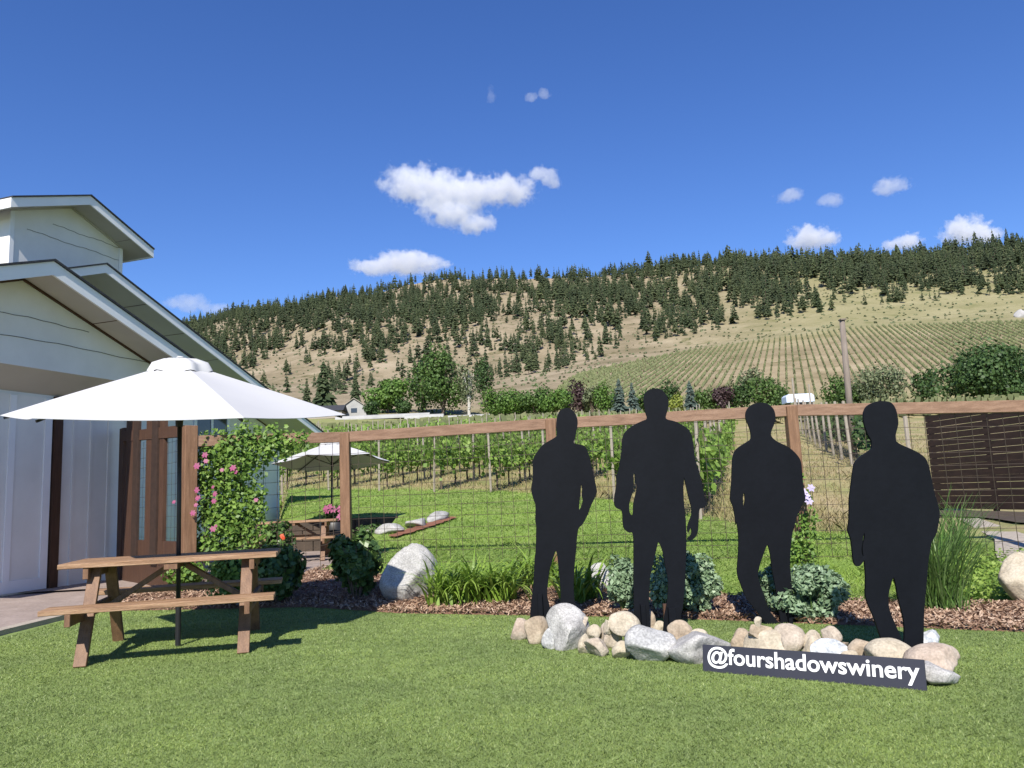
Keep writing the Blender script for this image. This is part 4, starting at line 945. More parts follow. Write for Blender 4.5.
# ------------------------------------------------------------------ slatted dark screen at the right
scr = empty('slatted_screen', (9.9, 19.0, .3)); tag(scr, 'tall dark brown slatted timber screen behind the wire fence at the right', 'screen')
s0 = np.array((9.9, 19.0, .34)); sdir = np.array((.155, -.988, 0)); SL = 9.0
for k in range(15):
    z = .06 + k * .146; b = MB()
    p = s0 + sdir * 0 + (0, 0, z) - np.array(scr.location[:]); q = s0 + sdir * SL + (0, 0, z + random.uniform(-.008, .008)) - np.array(scr.location[:])
    b.bar(p + (0, 0, .066), q + (0, 0, .066), .028, .141 + random.uniform(-.006, .004)); b.build('slat', M['screen_wood'], scr)
for k in range(6):
    c = s0 + sdir * (k * 1.78 + .05) - np.array(scr.location[:]) + np.array((.07, 0, 0)); b = MB(); b.box((c[0] - .045, c[1] - .045, -.3), (c[0] + .045, c[1] + .045, 2.2)); b.build('screen_post', M['screen_wood'], scr)
b = MB(); ps = [(5.5, 9.3), (6.6, 9.5), (7.1, 11.0), (8.3, 14.5), (8.0, 14.6), (6.6, 11.2), (6.0, 10.2)]
b.add([(x, y, tz(x, y) + .012) for x, y in ps], [tuple(range(7))]); tag(b.build('gravel_path', M['edge_concrete']), kind='structure')

b = MB(); nb_ = 9  # dark ground sheet painting in the shade at the screen's foot
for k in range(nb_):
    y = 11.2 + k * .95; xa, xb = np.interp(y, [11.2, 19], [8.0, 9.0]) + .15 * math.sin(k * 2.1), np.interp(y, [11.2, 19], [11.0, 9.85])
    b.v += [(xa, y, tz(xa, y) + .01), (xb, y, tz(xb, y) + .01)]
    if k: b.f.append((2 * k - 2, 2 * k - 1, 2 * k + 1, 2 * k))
tag(b.build('screen_shade', M['wall_block_and_shade']), kind='structure')
# ------------------------------------------------------------------ vineyard behind the fence
RD = np.array((.29, 1.0)) / math.hypot(.29, 1.0)      # row direction
VDIR = math.atan2(RD[1], RD[0])
def vine_meshes(seed):
    rg = np.random.default_rng(seed)
    b = MB(); x = rg.uniform(-.06, .06)
    b.tube([(0, 0, -.05), (x, .02, .3), (-x, -.02, .62), (x * .5, 0, .84)], [.035, .028, .026, .022], 6); b.tube([(-.55, 0, .86), (0, 0, .84), (.55, 0, .87)], [.012, .02, .012], 5)
    for k in range(6): xx = rg.uniform(-.55, .55); b.tube([(xx, 0, .87), (xx + rg.uniform(-.1, .1), rg.uniform(-.12, .12), 1.3), (xx + rg.uniform(-.18, .18), rg.uniform(-.2, .2), 1.72)], [.006, .005, .003], 4)
    n = 300; P = np.stack([rg.uniform(-.72, .72, n), rg.normal(0, .17, n), .70 + 1.0 * rg.beta(1.2, 2.6, n)], -1); hang = rg.random(n) < .16; P[hang, 2] -= rg.uniform(.1, .45, hang.sum())
    N = np.stack([rg.normal(0, .3, n), np.sign(P[:, 1]) * .8, np.full(n, .6)], -1); V, F = leaf_cloud(P, N, .15, rg, .9, .5)
    return b, V, F
protos = []
for s in range(6):
    b, V, F = vine_meshes(40 + s); r = empty('grapevine', (0, 0, -50)); tag(r, 'leafy green grapevine trained on wires in the rows behind the fence', 'grapevine', 'grapevines in the vineyard rows')
    b.build('trunk', M['bark'], r); np_obj('leaves', V, F, M['vine_leaf'], r); protos.append(r)
b = MB(); b.tube([(0, 0, -.1), (0, 0, 2.05)], .036, 7); post0 = b.build('trellis_post', M['grey_post']); tag(post0, 'weathered grey wooden post holding a vine row', 'post', 'trellis posts in the vineyard'); post0.location = (0, 0, -50)
cand = []; pcand = []
for k in range(22):
    c = -.95 - 2.35 * k
    # find row start
    Ys = np.linspace(13, 40, 400); st = Ys[np.argmax(Ys > vstart(c + .29 * Ys))]
    L = 0; nloc = 0
    while True:
        y = st + L * RD[1]
        if y > 64: break
        x = c + .29 * y
        if abs(x / y) < .62 and x / y > -.42: cand.append((x, y, nloc))
        if nloc % 3 == 0: pcand.append((x - RD[0] * .65, y - RD[1] * .65))
        nloc += 1; L += 1.35
cand.sort(key=lambda a: a[1]); near = cand[:290]; far = cand[290:]
used = set()
for i, (x, y, nloc) in enumerate(near):
    k = i % 6; r = protos[k] if k not in used else copy_tree(protos[k]); used.add(k)
    r.location = (x, y, tz(x, y) - .02); r.rotation_euler = (0, 0, VDIR + (math.pi if random.random() < .5 else 0)); sc = random.uniform(.92, 1.1); r.scale = (sc, sc, sc * random.uniform(.94, 1.06))
rows_V = []; rows_F = []; nv = 0
for (x, y, _) in far:
    rg = RNG; n = 60; P = np.stack([rg.uniform(-.7, .7, n), rg.normal(0, .16, n), .35 + 1.35 * rg.beta(2.0, 2.0, n)], -1)
    Q = np.stack([x + P[:, 0] * RD[0] - P[:, 1] * RD[1], y + P[:, 0] * RD[1] + P[:, 1] * RD[0], tz(x, y) + P[:, 2]], -1)
    V, F = leaf_cloud(Q, np.tile((0, -.5, .7), (n, 1)), .24, rg, .9, .6); rows_V.append(V); rows_F.append(F + nv); nv += len(V)
if far: tag(np_obj('far_vines', np.concatenate(rows_V), np.concatenate(rows_F), M['vine_leaf']), kind='stuff')
first = True
for (x, y) in pcand:
    if not (-.45 < x / y < .4): continue
    o = post0 if first else post0.copy()
    if not first: COL.objects.link(o)
    first = False
    o.location = (x, y, tz(x, y)); o.rotation_euler = (random.uniform(-.03, .03), random.uniform(-.03, .03), 0); o.scale = (1, 1, random.uniform(.92, 1.06))
wv = MB()
for k in range(22):
    c = -.95 - 2.35 * k; Ys = np.linspace(13, 40, 400); st = Ys[np.argmax(Ys > vstart(c + .29 * Ys))]
    for zz in (.85, 1.25, 1.65):
        wv.tube([(c + .29 * y, y, tz(c + .29 * y, y) + zz) for y in np.arange(st, 63, 8)], .003, 3, False)
tag(wv.build('trellis_wire', M['wire']), 'thin trellis wires strung along the vine rows', 'wire')
# row of pale posts with netting along the right of the track
gpts = []
for k in range(10):
    Y = 29 + k * 3.0; px = np.interp(k, [0, 3, 9], [846, 822, 797]); px = 797 + (846 - 797) * (29 / Y - 29 / 56) / (1 - 29 / 56)
    x = t_of_px(px) * Y; gpts.append((x, Y)); b = MB()
    if k == 0: b.tube([(0, 0, -.1), (0.02, 0, 2.35)], .06, 8); gp_ = b.build('net_post', M['grey_post']); o = gp_; tag(o, 'pale grey leaning post in the netted row along the grass track', 'post', 'posts of the netted row')
    else: o = gp_.copy(); COL.objects.link(o)
    o.location = (x, Y, tz(x, Y)); o.rotation_euler = (random.uniform(-.03, .03), random.uniform(-.07, -.0), 0)
nb_ = MB()
for (p, q) in zip(gpts, gpts[1:]):
    for k in range(9):
        f = k / 9; x = p[0] + (q[0] - p[0]) * f; y = p[1] + (q[1] - p[1]) * f; nb_.tube([(x + .1, y, tz(x, y)), (x + .1, y, tz(x, y) + 2.05)], .005, 3, False)
    for zz in (.3, .7, 1.1, 1.5, 2.0): nb_.tube([(p[0] + .1, p[1], tz(*p) + zz), (q[0] + .1, q[1], tz(*q) + zz)], .005, 3, False)
tag(nb_.build('bird_netting', M['wire']), 'dark wire netting stretched along the pale track-side posts', 'netting')
PP = []
for (p, q) in zip(gpts, gpts[1:]):
    n = 260; f = RNG.random(n); x = p[0] + (q[0] - p[0]) * f + .9 + RNG.normal(0, .25, n); y = p[1] + (q[1] - p[1]) * f; PP.append(np.stack([x, y, terrain(x, y) + .3 + 1.6 * RNG.beta(2, 1.6, n)], -1))
PP = np.concatenate(PP); V, F = leaf_cloud(PP, np.tile((-.3, -.5, .7), (len(PP), 1)), .22, RNG, .9, .6); tag(np_obj('netted_hedge', V, F, M['crown_dark']), 'dark green vine hedge behind the track-side netting', 'hedge')
# single taller posts
for (px, pyt, pyb, Y, r_, lb) in ((909, 416, 452, 24, .065, 'plain grey post right of the fourth silhouette\'s head'), (795, 378, 408, 60, .07, 'thin tan post standing above the fence rail by the blue tarp'), (811, 384, 408, 62, .06, 'short pale post just right of the blue tarp')):
    p = at(px, pyb, Y); q = at(px, pyt, Y); g = tz(p[0], Y); b = MB(); b.tube([(0, 0, 0), (0, 0, q[2] - g)], r_, 8); o = b.build('wood_post', M['grey_post']); o.location = (p[0], Y, g); tag(o, lb, 'post')
p, q = at(856, 476, 33), at(842, 320, 33); g = tz(p[0], 33)
up_ = empty('utility_pole', (p[0], 33, g)); tag(up_, 'tall weathered utility pole rising above the fence between the third and fourth silhouettes', 'pole')
b = MB(); b.tube([(0, 0, -.2), (q[0] - p[0], 0, q[2] - g)], [.15, .11], 12); b.build('shaft', M['pole_wood'], up_, smooth=True)
b = MB(); b.box((q[0] - p[0] - .12, -.17, q[2] - g - .02), (q[0] - p[0] + .12, .12, q[2] - g + .03)); b.build('pole_cap', M['pole_wood'], up_)
# blue-white tarp trailer behind the rail
p = at(801, 404, 95); g = tz(p[0], 95); tr = empty('trailer', (p[0], 95, g)); tag(tr, 'pale blue covered trailer parked below the hillside vineyard', 'trailer')
hz = p[2] - g + .5
b = MB(); pr = [(-1.7, 0, hz - .3), (1.7, 0, hz - .3), (1.7, 0, hz + .5), (1.4, 0, hz + .75), (-1.4, 0, hz + .75), (-1.7, 0, hz + .5)]; b.prism(pr, (0, 1.8, 0)); b.build('body', M['tarp_blue'], tr, bevel=.05)
for x in (-1, 1):
    b = MB(); b.tube([(x, -.05, .4), (x, .2, .4)], .4, 14); b.build('wheel', M['black_metal'], tr)
b = MB(); b.bar((-1.6, .5, .55), (1.6, .5, .55), .8, .15); b.box((-1.5, .3, .6), (1.5, 1.4, hz - .3)); b.build('chassis', M['black_metal'], tr)

# middle-distance vineyard block: rows as far-off stuff
def row_tents(rows, seg, w_, h, rg, zf):
    V = []; F = []
    for (x0, y0, x1, y1) in rows:
        L = math.hypot(x1 - x0, y1 - y0); n = max(2, int(L / seg)); f = np.linspace(0, 1, n + 1)
        xs = x0 + (x1 - x0) * f; ys = y0 + (y1 - y0) * f; dx, dy = (x1 - x0) / L, (y1 - y0) / L
        zs = terrain(xs, ys)
        for i in range(n):
            if rg.random() < .06: continue
            hh = h * rg.uniform(.65, 1.15); ww = w_ * rg.uniform(.6, 1.2); k = len(V); m0, m1 = rg.uniform(-.15, .15, 2)
            V += [(xs[i] - dy * ww, ys[i] + dx * ww, zs[i] + zf), (xs[i] + dy * ww, ys[i] - dx * ww, zs[i] + zf), (xs[i + 1] + dy * ww, ys[i + 1] - dx * ww, zs[i + 1] + zf), (xs[i + 1] - dy * ww, ys[i + 1] + dx * ww, zs[i + 1] + zf),
                  (xs[i] + m0, ys[i] + m0, zs[i] + hh), (xs[i + 1] + m1, ys[i + 1], zs[i + 1] + hh * rg.uniform(.8, 1.1))]
            F += [(k + 1, k + 2, k + 5, k + 4), (k + 3, k, k + 4, k + 5), (k, k + 1, k + 4, k + 4), (k + 2, k + 3, k + 5, k + 5)]
    F4 = [f for f in F if len(set(f)) == 4]
    return np.array(V), np.array(F4)
rows = []
for k in range(60):
    c = -52 + k * 2.2; rows.append((c + .29 * 66, 66, c + .29 * 158, 158))
V, F = row_tents(rows, 1.6, .38, 1.5, RNG, .1); tag(np_obj('far_vine_rows', V, F, M['hill_vine']), kind='stuff')
# hillside vineyard rows run up the slope
rows = []
x = -60.0
def hv_lo(px): return np.interp(px, [555, 600, 700, 1024, 1200], [262, 228, 215, 205, 205])
def hv_hi(px): return np.interp(px, [555, 575, 690, 740, 1024, 1200], [270, 330, 400, 400, 372, 370])
while x < 330:  # every row one strip
    xx = x; best = []
    for Y in np.arange(205, 402, 3.0):
        X_ = x + .36 * (Y - 200); px = 512 + FPX * X_ / Y
        if px > 552 and hv_lo(px) < Y < hv_hi(px) and px < 1180: best.append((X_, Y))
    if len(best) > 3:
        a_, c_ = best[0], best[-1]; L = math.hypot(c_[0] - a_[0], c_[1] - a_[1]); ns = max(1, int(L / 25))
        for s in range(ns): rows.append((a_[0] + (c_[0] - a_[0]) * s / ns, a_[1] + (c_[1] - a_[1]) * s / ns, a_[0] + (c_[0] - a_[0]) * (s + 1) / ns, a_[1] + (c_[1] - a_[1]) * (s + 1) / ns))
    x += 2.7
V, F = row_tents(rows, 2.2, .36, 1.25, RNG, .1); tag(np_obj('hillside_vine_rows', V, F, M['hill_vine']), kind='stuff')

# ------------------------------------------------------------------ trees
def conifer_arrays(h, r, tiers, nb_, rg, low=.1, droop=.25, card=1.0, open_=0.0):
    V = []; F = []
    for t in range(tiers):
        f = (t + rg.uniform(-.3, .3)) / tiers; f = min(max(f, 0), 1); z = h * (low + (1 - low) * f); rr = r * (1 - f) ** .8 * rg.uniform(.7, 1.15) + r * .06
        m_ = max(3, int(nb_ * (1 - f * .5)))
        for k in range(m_):
            if rg.random() < open_: continue
            a = 2 * math.pi * (k + rg.uniform(-.4, .4)) / m_ + t; l = rr * rg.uniform(.6, 1.15); w_ = l * .42 * card + .02 * h * card; ca, sa = math.cos(a), math.sin(a); i = len(V); dz = -l * droop * rg.uniform(.5, 1.4)
            up = l * .18 + h * .025
            V += [(0, 0, z + up), (ca * l * .6 - sa * w_ * .5, sa * l * .6 + ca * w_ * .5, z + dz * .6), (ca * l, sa * l, z + dz), (ca * l * .6 + sa * w_ * .5, sa * l * .6 - ca * w_ * .5, z + dz * .6)]; F.append((i, i + 1, i + 2, i + 3))
            i = len(V); V += [(ca * l * .15, sa * l * .15, z + up + .02 * h), (ca * l * .75, sa * l * .75, z + dz * .5 + .04 * h), (ca * l * .9, sa * l * .9, z + dz), (ca * l * .3, sa * l * .3, z - .03 * h)]; F.append((i, i + 1, i + 2, i + 3))
    i = len(V); w_ = r * .12; V += [(-w_, 0, h * .9), (w_, 0, h * .9), (w_ * .1, 0, h * 1.03), (-w_ * .1, 0, h * 1.03)]; F.append((i, i + 1, i + 2, i + 3))
    return np.array(V), np.array(F)
def trunk_arrays(h, r, n=5):
    b = MB(); b.tube([(0, 0, -.5), (0, 0, h)], [r, r * .3], n, False); return np.array([v for v in b.v]), np.array(b.f)
HT = []
for s in range(8):
    rg = np.random.default_rng(900 + s); pine = s % 2
    HT.append(conifer_arrays(1.0, (.2, .25, .16, .22)[s % 4], 9, 7, rg, (.1, .3, .08, .22)[s % 4], .3, 1.15, .12) + (trunk_arrays(.85, .016),))
# forest cover on the hill
def forest_bottom(px): return np.interp(px, [520, 600], [0, 6]) + np.interp(px, [100, 484, 566, 604, 633, 674, 733, 800, 860, 930, 1024, 1300], [392, 384, 366, 352, 340, 333, 322, 311, 302, 296, 290, 282])
NT = 30000
px = RNG.uniform(120, 1120, NT); f = RNG.random(NT); rY = ridgeY(px)
Yt = 290 + (rY + 15 - 290) * f; X = t_of_px(px) * Yt; Zt = terrain(X, Yt)
q = np.stack([X, Yt, Zt - CAM_H], -1); dzv = q @ _f; ppx = 512 + FPX * (q @ _r) / dzv; ppy = 384 - FPX * (q @ _u) / dzv
rp = np.interp(px, PXS, RIDGE); fb_ = forest_bottom(px)
g = np.clip((fb_ - ppy) / (fb_ - rp), -1, 1.2)       # 0 at the forest's lower edge, 1 at the ridge
uu = (ppx * .82 + ppy * 1.0) / 30.0; vv = (ppy * .8 - ppx * .55) / 95.0
st = fbm(np.stack([uu, vv, uu * 0], -1), 21, 3)
st2 = fbm(np.stack([ppx / 22, ppy / 15, uu * 0], -1), 31, 3)
leftm = np.clip((520 - px) / 120, 0, 1)
dens = np.where(g > 0, np.clip(.6 + g * 1.3, 0, 1.2) * np.clip((st2 - .34) * 6, .12, 1), 0)
dens = np.where((g > .58) & (st2 > .25), np.maximum(dens, .9), dens)
dl = np.clip((st - (.56 - .62 * np.clip(g - .42, -.1, .6))) * 9, 0, 1) * (.9) + .03
dl = np.where(g > .80, np.maximum(dl, .85), dl); dl = np.where(g > -.12, dl, 0)
prob = dens * (1 - leftm) + dl * leftm
prob = np.where((g < 0) & (px > 560), 0.0, prob)
keep = RNG.random(NT) < prob * np.interp(Yt, [300, 500, 900], [.45, .34, .34])
px, X, Yt, Zt = px[keep], X[keep], Yt[keep], Zt[keep]
hts = (7 + 13 * RNG.beta(1.6, 2.2, len(X))) * np.interp(Yt, [300, 420, 600], [.6, .75, 1.0]) * np.where(RNG.random(len(X)) < .12, 1.25, 1) * np.interp(px, [200, 600, 900], [.92, .9, .95])
appar = hts / Yt; order = np.argsort(-appar)
treemesh = []
for s, (V, F, T) in enumerate(HT):
    me = np_mesh('hill_conifer', np.concatenate([V, T[0]]), np.concatenate([F, T[1] + len(V)])); me.materials.append(M['pine'] if s % 2 else M['conifer']); me.materials.append(M['bark'])
    mi = np.zeros(len(F) + len(T[1]), dtype=np.int32); mi[len(F):] = 1; me.polygons.foreach_set('material_index', mi); treemesh.append(me)
inview = [i for i in order if 190 < px[i] < 1030][:295]; ins = set(inview)
for i in inview:
    o = bpy.data.objects.new('hill_conifer', treemesh[i % 8]); COL.objects.link(o); h = hts[i]; o.location = (X[i], Yt[i], Zt[i] - .5); o.rotation_euler = (0, 0, random.uniform(0, 6.28)); w_ = h * random.uniform(.75, 1.45); o.scale = (w_, w_, h)
    tag(o, 'dark green conifer on the dry hillside forest', 'tree', 'conifers on the hillside')
for mt_i in (0, 1):
    BV = []; BF = []; nv = 0
    for i in range(len(X)):
        if i in ins or (i % 8) % 2 != mt_i: continue
        V, F, T = HT[i % 8]; a = RNG.uniform(0, 6.28); h = hts[i]; w_ = h * RNG.uniform(.75, 1.45); ca, sa = math.cos(a) * w_, math.sin(a) * w_
        W = np.stack([V[:, 0] * ca - V[:, 1] * sa + X[i], V[:, 0] * sa + V[:, 1] * ca + Yt[i], V[:, 2] * h + Zt[i] - .5], -1); BV.append(W); BF.append(F + nv); nv += len(V)
    tag(np_obj('hill_forest', np.concatenate(BV), np.concatenate(BF), M['pine'] if mt_i else M['conifer']), kind='stuff')
print('hill trees', len(X))
# sagebrush dots on the bare slopes
n = 2600; bxp = RNG.uniform(200, 1060, n); Yb = RNG.uniform(300, 620, n); X_ = t_of_px(bxp) * Yb
k = ~((bxp > 545) & (Yb < hv_hi(bxp) + 4)); X_, Yb = X_[k], Yb[k]
PP = []; NNs = []
for i in range(len(X_)):
    r_ = RNG.uniform(.3, 1.3) ** 1.0; m_ = 9; u = RNG.normal(size=(m_, 3)); u[:, 2] = abs(u[:, 2]); u /= np.linalg.norm(u, axis=1)[:, None]; PP.append(np.array((X_[i], Yb[i], tz(X_[i], Yb[i]))) + u * r_ * .7); NNs.append(u)
V, F = leaf_cloud(np.concatenate(PP), np.concatenate(NNs), 1.0, RNG, .9, .4); tag(np_obj('sagebrush', V, F, M['crown_olive']), kind='stuff')

def decid(label, px, pyb, pyt, wpx, Y, mt, seed, n=1600, leaf=.55, trunkf=.18, lobes=14, name='deciduous_tree', group='trees along the foot of the hill', bark='bark', shape=(1, 1)):
    p = at(px, pyb, Y); g = tz(p[0], Y); h = (at(px, pyt, Y)[2] - g); rg = np.random.default_rng(seed); rx = wpx * Y / FPX / 2 * 1.12
    r = empty(name, (p[0], Y, g)); tag(r, label, 'tree', group)
    th = h * trunkf * .4; cz = (h + th) / 2; rz = (h - th) / 2
    b = MB(); b.tube([(0, 0, -.3), (0, 0, th), (rx * .1, 0, cz + rz * .4)], [h * .03, h * .024, h * .008], 7)
    for k in range(6):
        a = k * 1.05 + rg.uniform(-.3, .3); b.tube([(0, 0, th * .9 + k * rz * .08), (rx * .3 * math.cos(a), rx * .3 * math.sin(a), cz - rz * .1), (rx * .6 * math.cos(a), rx * .6 * math.sin(a), cz + rz * .3)], [h * .014, h * .009, h * .004], 5)
    b.build('trunk', M[bark], r)
    P, N = blob_points(int(n * 1.3), (0, 0, cz), (rx * 1.38, rx * 1.3, rz * 1.27), rg, .45, lobes + 6, .42); P[:, 2] = np.maximum(P[:, 2], .2); V, F = leaf_cloud(P, N, leaf * 1.12, rg, .8, .6); np_obj('crown', V, F, mt, r); return r
def conif(label, px, pyb, pyt, wpx, Y, mt, seed, name='spruce_tree', tiers=16, nb_=11, low=.05):
    p = at(px, pyb, Y); g = tz(p[0], Y); h = at(px, pyt, Y)[2] - g; rg = np.random.default_rng(seed); rx = wpx * Y / FPX / 2
    r = empty(name, (p[0], Y, g)); tag(r, label, 'tree', 'trees along the foot of the hill')
    V, F = conifer_arrays(h, rx, tiers, nb_, rg, low, .3, .8, .05); np_obj('crown', V, F, mt, r); V, F = trunk_arrays(h * .9, h * .018, 7); np_obj('trunk', V, F, M['bark'], r)
B_, D_, G_, O_ = M['crown_bright'], M['crown_dark'], M['crown_mid'], M['crown_olive']
conif('tall dark spruce just right of the white roof edge', 324, 408, 362, 34, 230, M['conifer'], 1, tiers=18, nb_=12)
conif('smaller dark spruce left of the round bright tree', 356, 407, 374, 20, 225, M['conifer'], 2)
conif('thin dark spruce beside the umbrella rim', 307, 410, 380, 14, 235, M['pine'], 3)
decid('round bright green tree behind the small white cottage', 388, 410, 375, 46, 215, B_, 4, 2400, .7)
decid('tall dense green cottonwood rising highest at the hill foot', 443, 412, 343, 44, 205, G_, 5, 3600, .65, .06, 20)
decid('broad dark tree leaning on the left of the cottonwood', 424, 411, 360, 28, 212, D_, 6, 1800, .65, .08)
decid('slim pale-trunked poplar at the right of the cottonwood', 469, 411, 352, 18, 200, O_, 7, 1000, .5, .1, 12, bark='pale_bark', name='poplar_tree')
decid('dark narrow tree behind the pale poplar', 484, 409, 356, 18, 240, D_, 8, 1000, .6, .1)
decid('low bright shrub-like tree at the right of the poplar', 492, 412, 388, 22, 195, B_, 9, 900, .5, .05)
decid('bright rounded tree, first of the row above the rail', 510, 411, 385, 30, 190, B_, 10, 1500, .5, .06)
decid('mid green tree in the row above the first silhouette', 535, 411, 384, 36, 188, G_, 11, 1800, .5, .06)
decid('fuller green tree just right above the first silhouette', 555, 410, 386, 30, 185, B_, 12, 1500, .5, .06)
decid('dark reddish tree between two green ones', 578, 408, 378, 18, 188, M['crown_purple'], 13, 900, .5, .1)
decid('pale green willow in the row', 592, 408, 385, 20, 186, O_, 14, 900, .5, .06)
decid('bright green tree left of the paired blue spruces', 603, 408, 382, 20, 184, B_, 15, 1000, .5, .06)
conif('greyish blue spruce, left of the pair', 620, 409, 379, 24, 184, M['blue_spruce'], 16)
conif('greyish blue spruce, right of the pair', 633, 409, 383, 22, 184, M['blue_spruce'], 17)
decid('dark round tree above the second silhouette\'s shoulder', 668, 404, 378, 24, 188, D_, 18, 1200, .5, .1)
decid('yellow-green shrub beside the second silhouette\'s head', 676, 405, 394, 16, 180, M['crown_yellow'], 19, 500, .45, .05)
conif('blue-grey spruce right of the second silhouette\'s head', 691, 408, 381, 22, 184, M['blue_spruce'], 20)
decid('mid green tree between the spruce and the purple tree', 704, 404, 386, 24, 186, G_, 21, 1100, .5, .06)
decid('dark purple-leaved tree near the third silhouette', 722, 403, 384, 22, 184, M['crown_purple'], 22, 1000, .5, .06)
decid('dark green tree left of the third silhouette\'s head', 741, 403, 378, 22, 186, D_, 23, 1000, .5, .06)
decid('rounded green tree above the third silhouette\'s head', 766, 402, 372, 32, 184, G_, 24, 1700, .5, .08)
decid('small olive bush near the trailer', 752, 402, 366, 24, 215, O_, 25, 800, .6, .06)
decid('low green tree left of the utility pole', 836, 404, 374, 24, 160, G_, 26, 1100, .45, .05)
decid('bushy dark tree touching the utility pole', 852, 404, 378, 26, 155, G_, 27, 1200, .45, .05)
decid('feathery olive willow above the fourth silhouette', 881, 403, 362, 46, 150, O_, 28, 3000, .42, .06, 22, name='willow_tree')
decid('small dark tree between the willow and the big tree', 928, 400, 366, 26, 150, D_, 29, 1300, .42, .14)
decid('very large dark spreading tree at the right side of the photo', 985, 402, 341, 82, 130, D_, 30, 6500, .5, .10, 26)
decid('dark tree cut off at the right edge of the photo', 1034, 402, 352, 44, 140, D_, 31, 2200, .5, .1)

for k, (px, pt, wd, mt_) in enumerate(((522, 391, 24, G_), (546, 392, 24, B_), (566, 390, 20, D_), (586, 393, 18, G_), (612, 393, 18, D_), (645, 390, 20, G_), (658, 388, 20, D_), (714, 391, 18, B_), (732, 390, 18, G_), (780, 388, 18, D_), (500, 394, 20, D_), (404, 396, 18, D_), (372, 398, 16, D_))):
    decid('low green shrub filling the row of trees along the hill foot', px, 413, pt, wd, 196 + k % 3 * 3, mt_, 60 + k, 900, .55, .02, name='shrub', group='shrubs along the foot of the hill')
# cottage and white netting frames beyond the vineyard
p = at(354, 409, 205); g = tz(p[0], 205); ct = empty('cottage', (p[0], 205, g)); tag(ct, 'small white-gabled cottage with dark roof beyond the vineyard', 'house')
b = MB(); b.prism([(-3.2, 0, 0), (3.2, 0, 0), (3.2, 0, 2.4), (0, 0, 4.6), (-3.2, 0, 2.4)], (0, 6, 0)); b.build('wall', M['netting'], ct)
b = MB()
for s in (-1, 1): b.add([(0, -.4, 4.75), (s * 3.7, -.4, 2.2), (s * 3.7, 6.4, 2.2), (0, 6.4, 4.75), (0, -.4, 4.95), (s * 3.7, -.4, 2.4), (s * 3.7, 6.4, 2.4), (0, 6.4, 4.95)], [(0, 1, 2, 3), (4, 5, 6, 7), (0, 1, 5, 4), (1, 2, 6, 5), (2, 3, 7, 6)])
b.build('roof', M['grey_post'], ct); b = MB(); b.box((-.8, -.05, 1), (.8, -.004, 2.2)); b.build('window', M['glass'], ct)
p = at(322, 409, 200); g = tz(p[0], 200); sh = empty('shed', (p[0], 200, g)); tag(sh, 'low dark-roofed shed below the tall dark spruce', 'shed')
b = MB(); b.box((-5, 0, 0), (5, 5, 1.9)); b.build('wall', M['grey_post'], sh); b = MB()
b.prism([(-5.5, -.5, 1.91), (-5.5, 5.5, 1.91), (-5.5, 2.5, 3.6)], (11, 0, 0)); b.build('roof', M['shingle'], sh)
for i, (pa, pb, pyt, pyb, Y, lb) in enumerate(((336, 430, 409, 416, 192, 'long white netted bird tunnel below the cottage, farther one'), (405, 444, 410, 418, 186, 'shorter white bird-net tunnel with tan sides, nearer one'), (448, 490, 413, 418, 190, 'low white fence strip below the cottonwood'))):
    a_ = at(pa, pyb, Y); c_ = at(pb, pyb, Y); g = tz((a_[0] + c_[0]) / 2, Y); h = 1.1 if i < 2 else .8; n = 12; L = c_[0] - a_[0]
    o = MB(); pr = [(0, -1.2 * math.cos(k * math.pi / n), max(.05, h) * math.sin(k * math.pi / n)) for k in range(n + 1)]; o.prism(pr, (L, 0, 0)); ob = o.build('net_tunnel', M['netting']); ob.location = (a_[0], Y, g); tag(ob, lb, 'net tunnel')
# pale outcrops and quarry cut on the hill
p = at(1022, 320, 385); rock('pale quarry scar on the slope at the right edge above the vineyard', (p[0], 385, tz(p[0], 385) - 2), (9, 6, 9), 'granite', 777, 9, group=None, name='outcrop', sub=3)

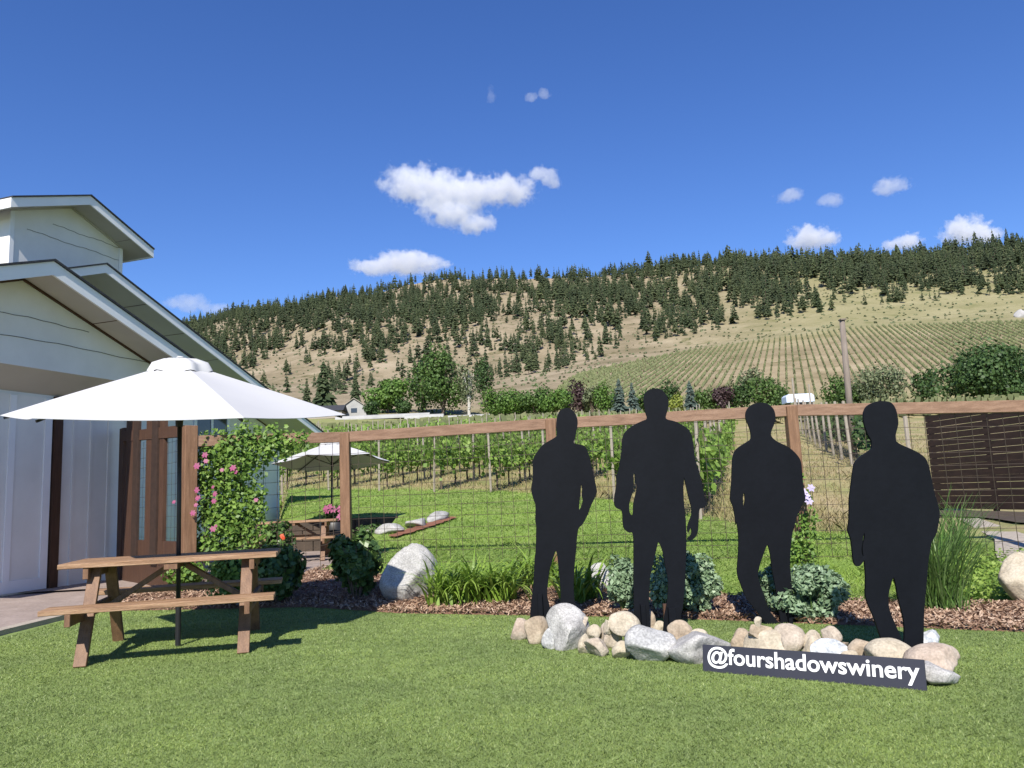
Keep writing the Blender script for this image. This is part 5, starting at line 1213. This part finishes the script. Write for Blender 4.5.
# ------------------------------------------------------------------ clouds: real volumes far beyond the ridge
def cloud_mat(lobes, dens, thr, nscale, seed):
    mt = bpy.data.materials.new('cloud_vapour'); mt.use_nodes = True; n = mt.node_tree; n.nodes.clear(); L = n.links.new
    o = n.nodes.new('ShaderNodeOutputMaterial'); v = n.nodes.new('ShaderNodeVolumePrincipled'); L(v.outputs[0], o.inputs['Volume'])
    v.inputs['Color'].default_value = (1, 1, 1, 1); v.inputs['Anisotropy'].default_value = 0.1
    tc = n.nodes.new('ShaderNodeTexCoord'); cur = None
    def math_(op, a, b_=None, c_=None):
        q = n.nodes.new('ShaderNodeMath'); q.operation = op
        for i, z in enumerate((a, b_, c_)):
            if z is None: continue
            if isinstance(z, (int, float)): q.inputs[i].default_value = z
            else: L(z, q.inputs[i])
        return q.outputs[0]
    for (x, y, z, rx, rz) in lobes:
        mp = n.nodes.new('ShaderNodeVectorMath'); mp.operation = 'SUBTRACT'; L(tc.outputs['Object'], mp.inputs[0]); mp.inputs[1].default_value = (x, y, z)
        m2 = n.nodes.new('ShaderNodeVectorMath'); m2.operation = 'DIVIDE'; L(mp.outputs[0], m2.inputs[0]); m2.inputs[1].default_value = (rx, rx * .8, rz)
        ln = n.nodes.new('ShaderNodeVectorMath'); ln.operation = 'LENGTH'; L(m2.outputs[0], ln.inputs[0])
        d = math_('SUBTRACT', 1.0, ln.outputs['Value']); cur = d if cur is None else math_('MAXIMUM', cur, d)
    nz = n.nodes.new('ShaderNodeTexNoise'); nz.inputs['Scale'].default_value = nscale; nz.inputs['Detail'].default_value = 9; nz.inputs['Roughness'].default_value = .66
    of = n.nodes.new('ShaderNodeVectorMath'); of.operation = 'ADD'; L(tc.outputs['Object'], of.inputs[0]); of.inputs[1].default_value = (seed * 37.0, seed * 11.0, 0); L(of.outputs[0], nz.inputs['Vector'])
    f = math_('ADD', cur, math_('MULTIPLY', math_('SUBTRACT', nz.outputs['Fac'], .5), 2.7))
    d = math_('MULTIPLY', math_('SUBTRACT', f, thr), 4.0); q = n.nodes.new('ShaderNodeClamp'); L(d, q.inputs[0])
    L(math_('MULTIPLY', q.outputs[0], dens), v.inputs['Density']); return mt
def cloud(label, lobes_px, Y, dens, thr=.12, ns=None, seed=1):
    """lobes_px: (px, py, rx px, rz px)"""
    cx = np.mean([l[0] for l in lobes_px]); cy = np.mean([l[1] for l in lobes_px]); c = at(cx, cy, Y); s = Y / FPX
    lobes = []
    for (px, py, rx, rz) in lobes_px:
        p = at(px, py, Y) - c; lobes.append((p[0], 0, p[2], rx * s, rz * s))
    mxr = max(abs(l[0]) + l[3] * 1.25 for l in lobes); mxz = max(abs(l[2]) + l[4] * 1.25 for l in lobes); my = max(l[3] for l in lobes)
    V, F = ico(3); o = np_obj('cloud', V * np.array((mxr * 1.25, my * 1.1, mxz * 1.25)), F, cloud_mat(lobes, dens, thr, ns or 1 / (13 * s), seed)); o.location = c
    tag(o, label, 'cloud', 'small white clouds')
cloud('large puffy white cloud in the middle of the sky', [(412, 184, 32, 20), (440, 190, 34, 22), (470, 192, 36, 18), (505, 190, 36, 15), (455, 212, 30, 16), (475, 224, 22, 12), (435, 205, 22, 14)], 4000, .011, .1, seed=1)
cloud('small puff just right of the large cloud', [(540, 174, 14, 9), (551, 180, 13, 10)], 4000, .011, .1, seed=2)
cloud('flat white cloud sitting above the ridge on the left', [(375, 267, 26, 9), (405, 264, 40, 10), (432, 263, 18, 8)], 4000, .012, .05, seed=3)
cloud('tiny wisp to the left at the top of the sky', [(491, 95, 6, 9)], 4000, .004, .1, seed=4)
cloud('tiny double wisp high in the sky', [(531, 96, 9, 6), (544, 94, 8, 6)], 4000, .006, .1, seed=5)
cloud('thin wisp low at the left beside the roof', [(190, 304, 26, 9), (215, 309, 20, 6)], 4000, .004, .1, seed=6)
cloud('rounded cloud resting on the tree line right of centre', [(812, 238, 26, 12)], 4000, .014, .05, seed=7)
cloud('small cloud behind the ridge trees', [(905, 241, 18, 9), (890, 245, 9, 6)], 4000, .014, .05, seed=8)
cloud('bright puffy cloud above the ridge at the far right', [(965, 231, 26, 14), (985, 236, 18, 10)], 4000, .014, .05, seed=9)
cloud('faint wisp at the right, left one of three', [(790, 195, 16, 8)], 4000, .006, .1, seed=10)
cloud('faint smeared wisp, middle one of three at the right', [(831, 200, 17, 7)], 4000, .005, .1, seed=11)
cloud('slanting wisp, right one of three', [(892, 186, 18, 9), (882, 191, 10, 5)], 4000, .008, .1, seed=12)
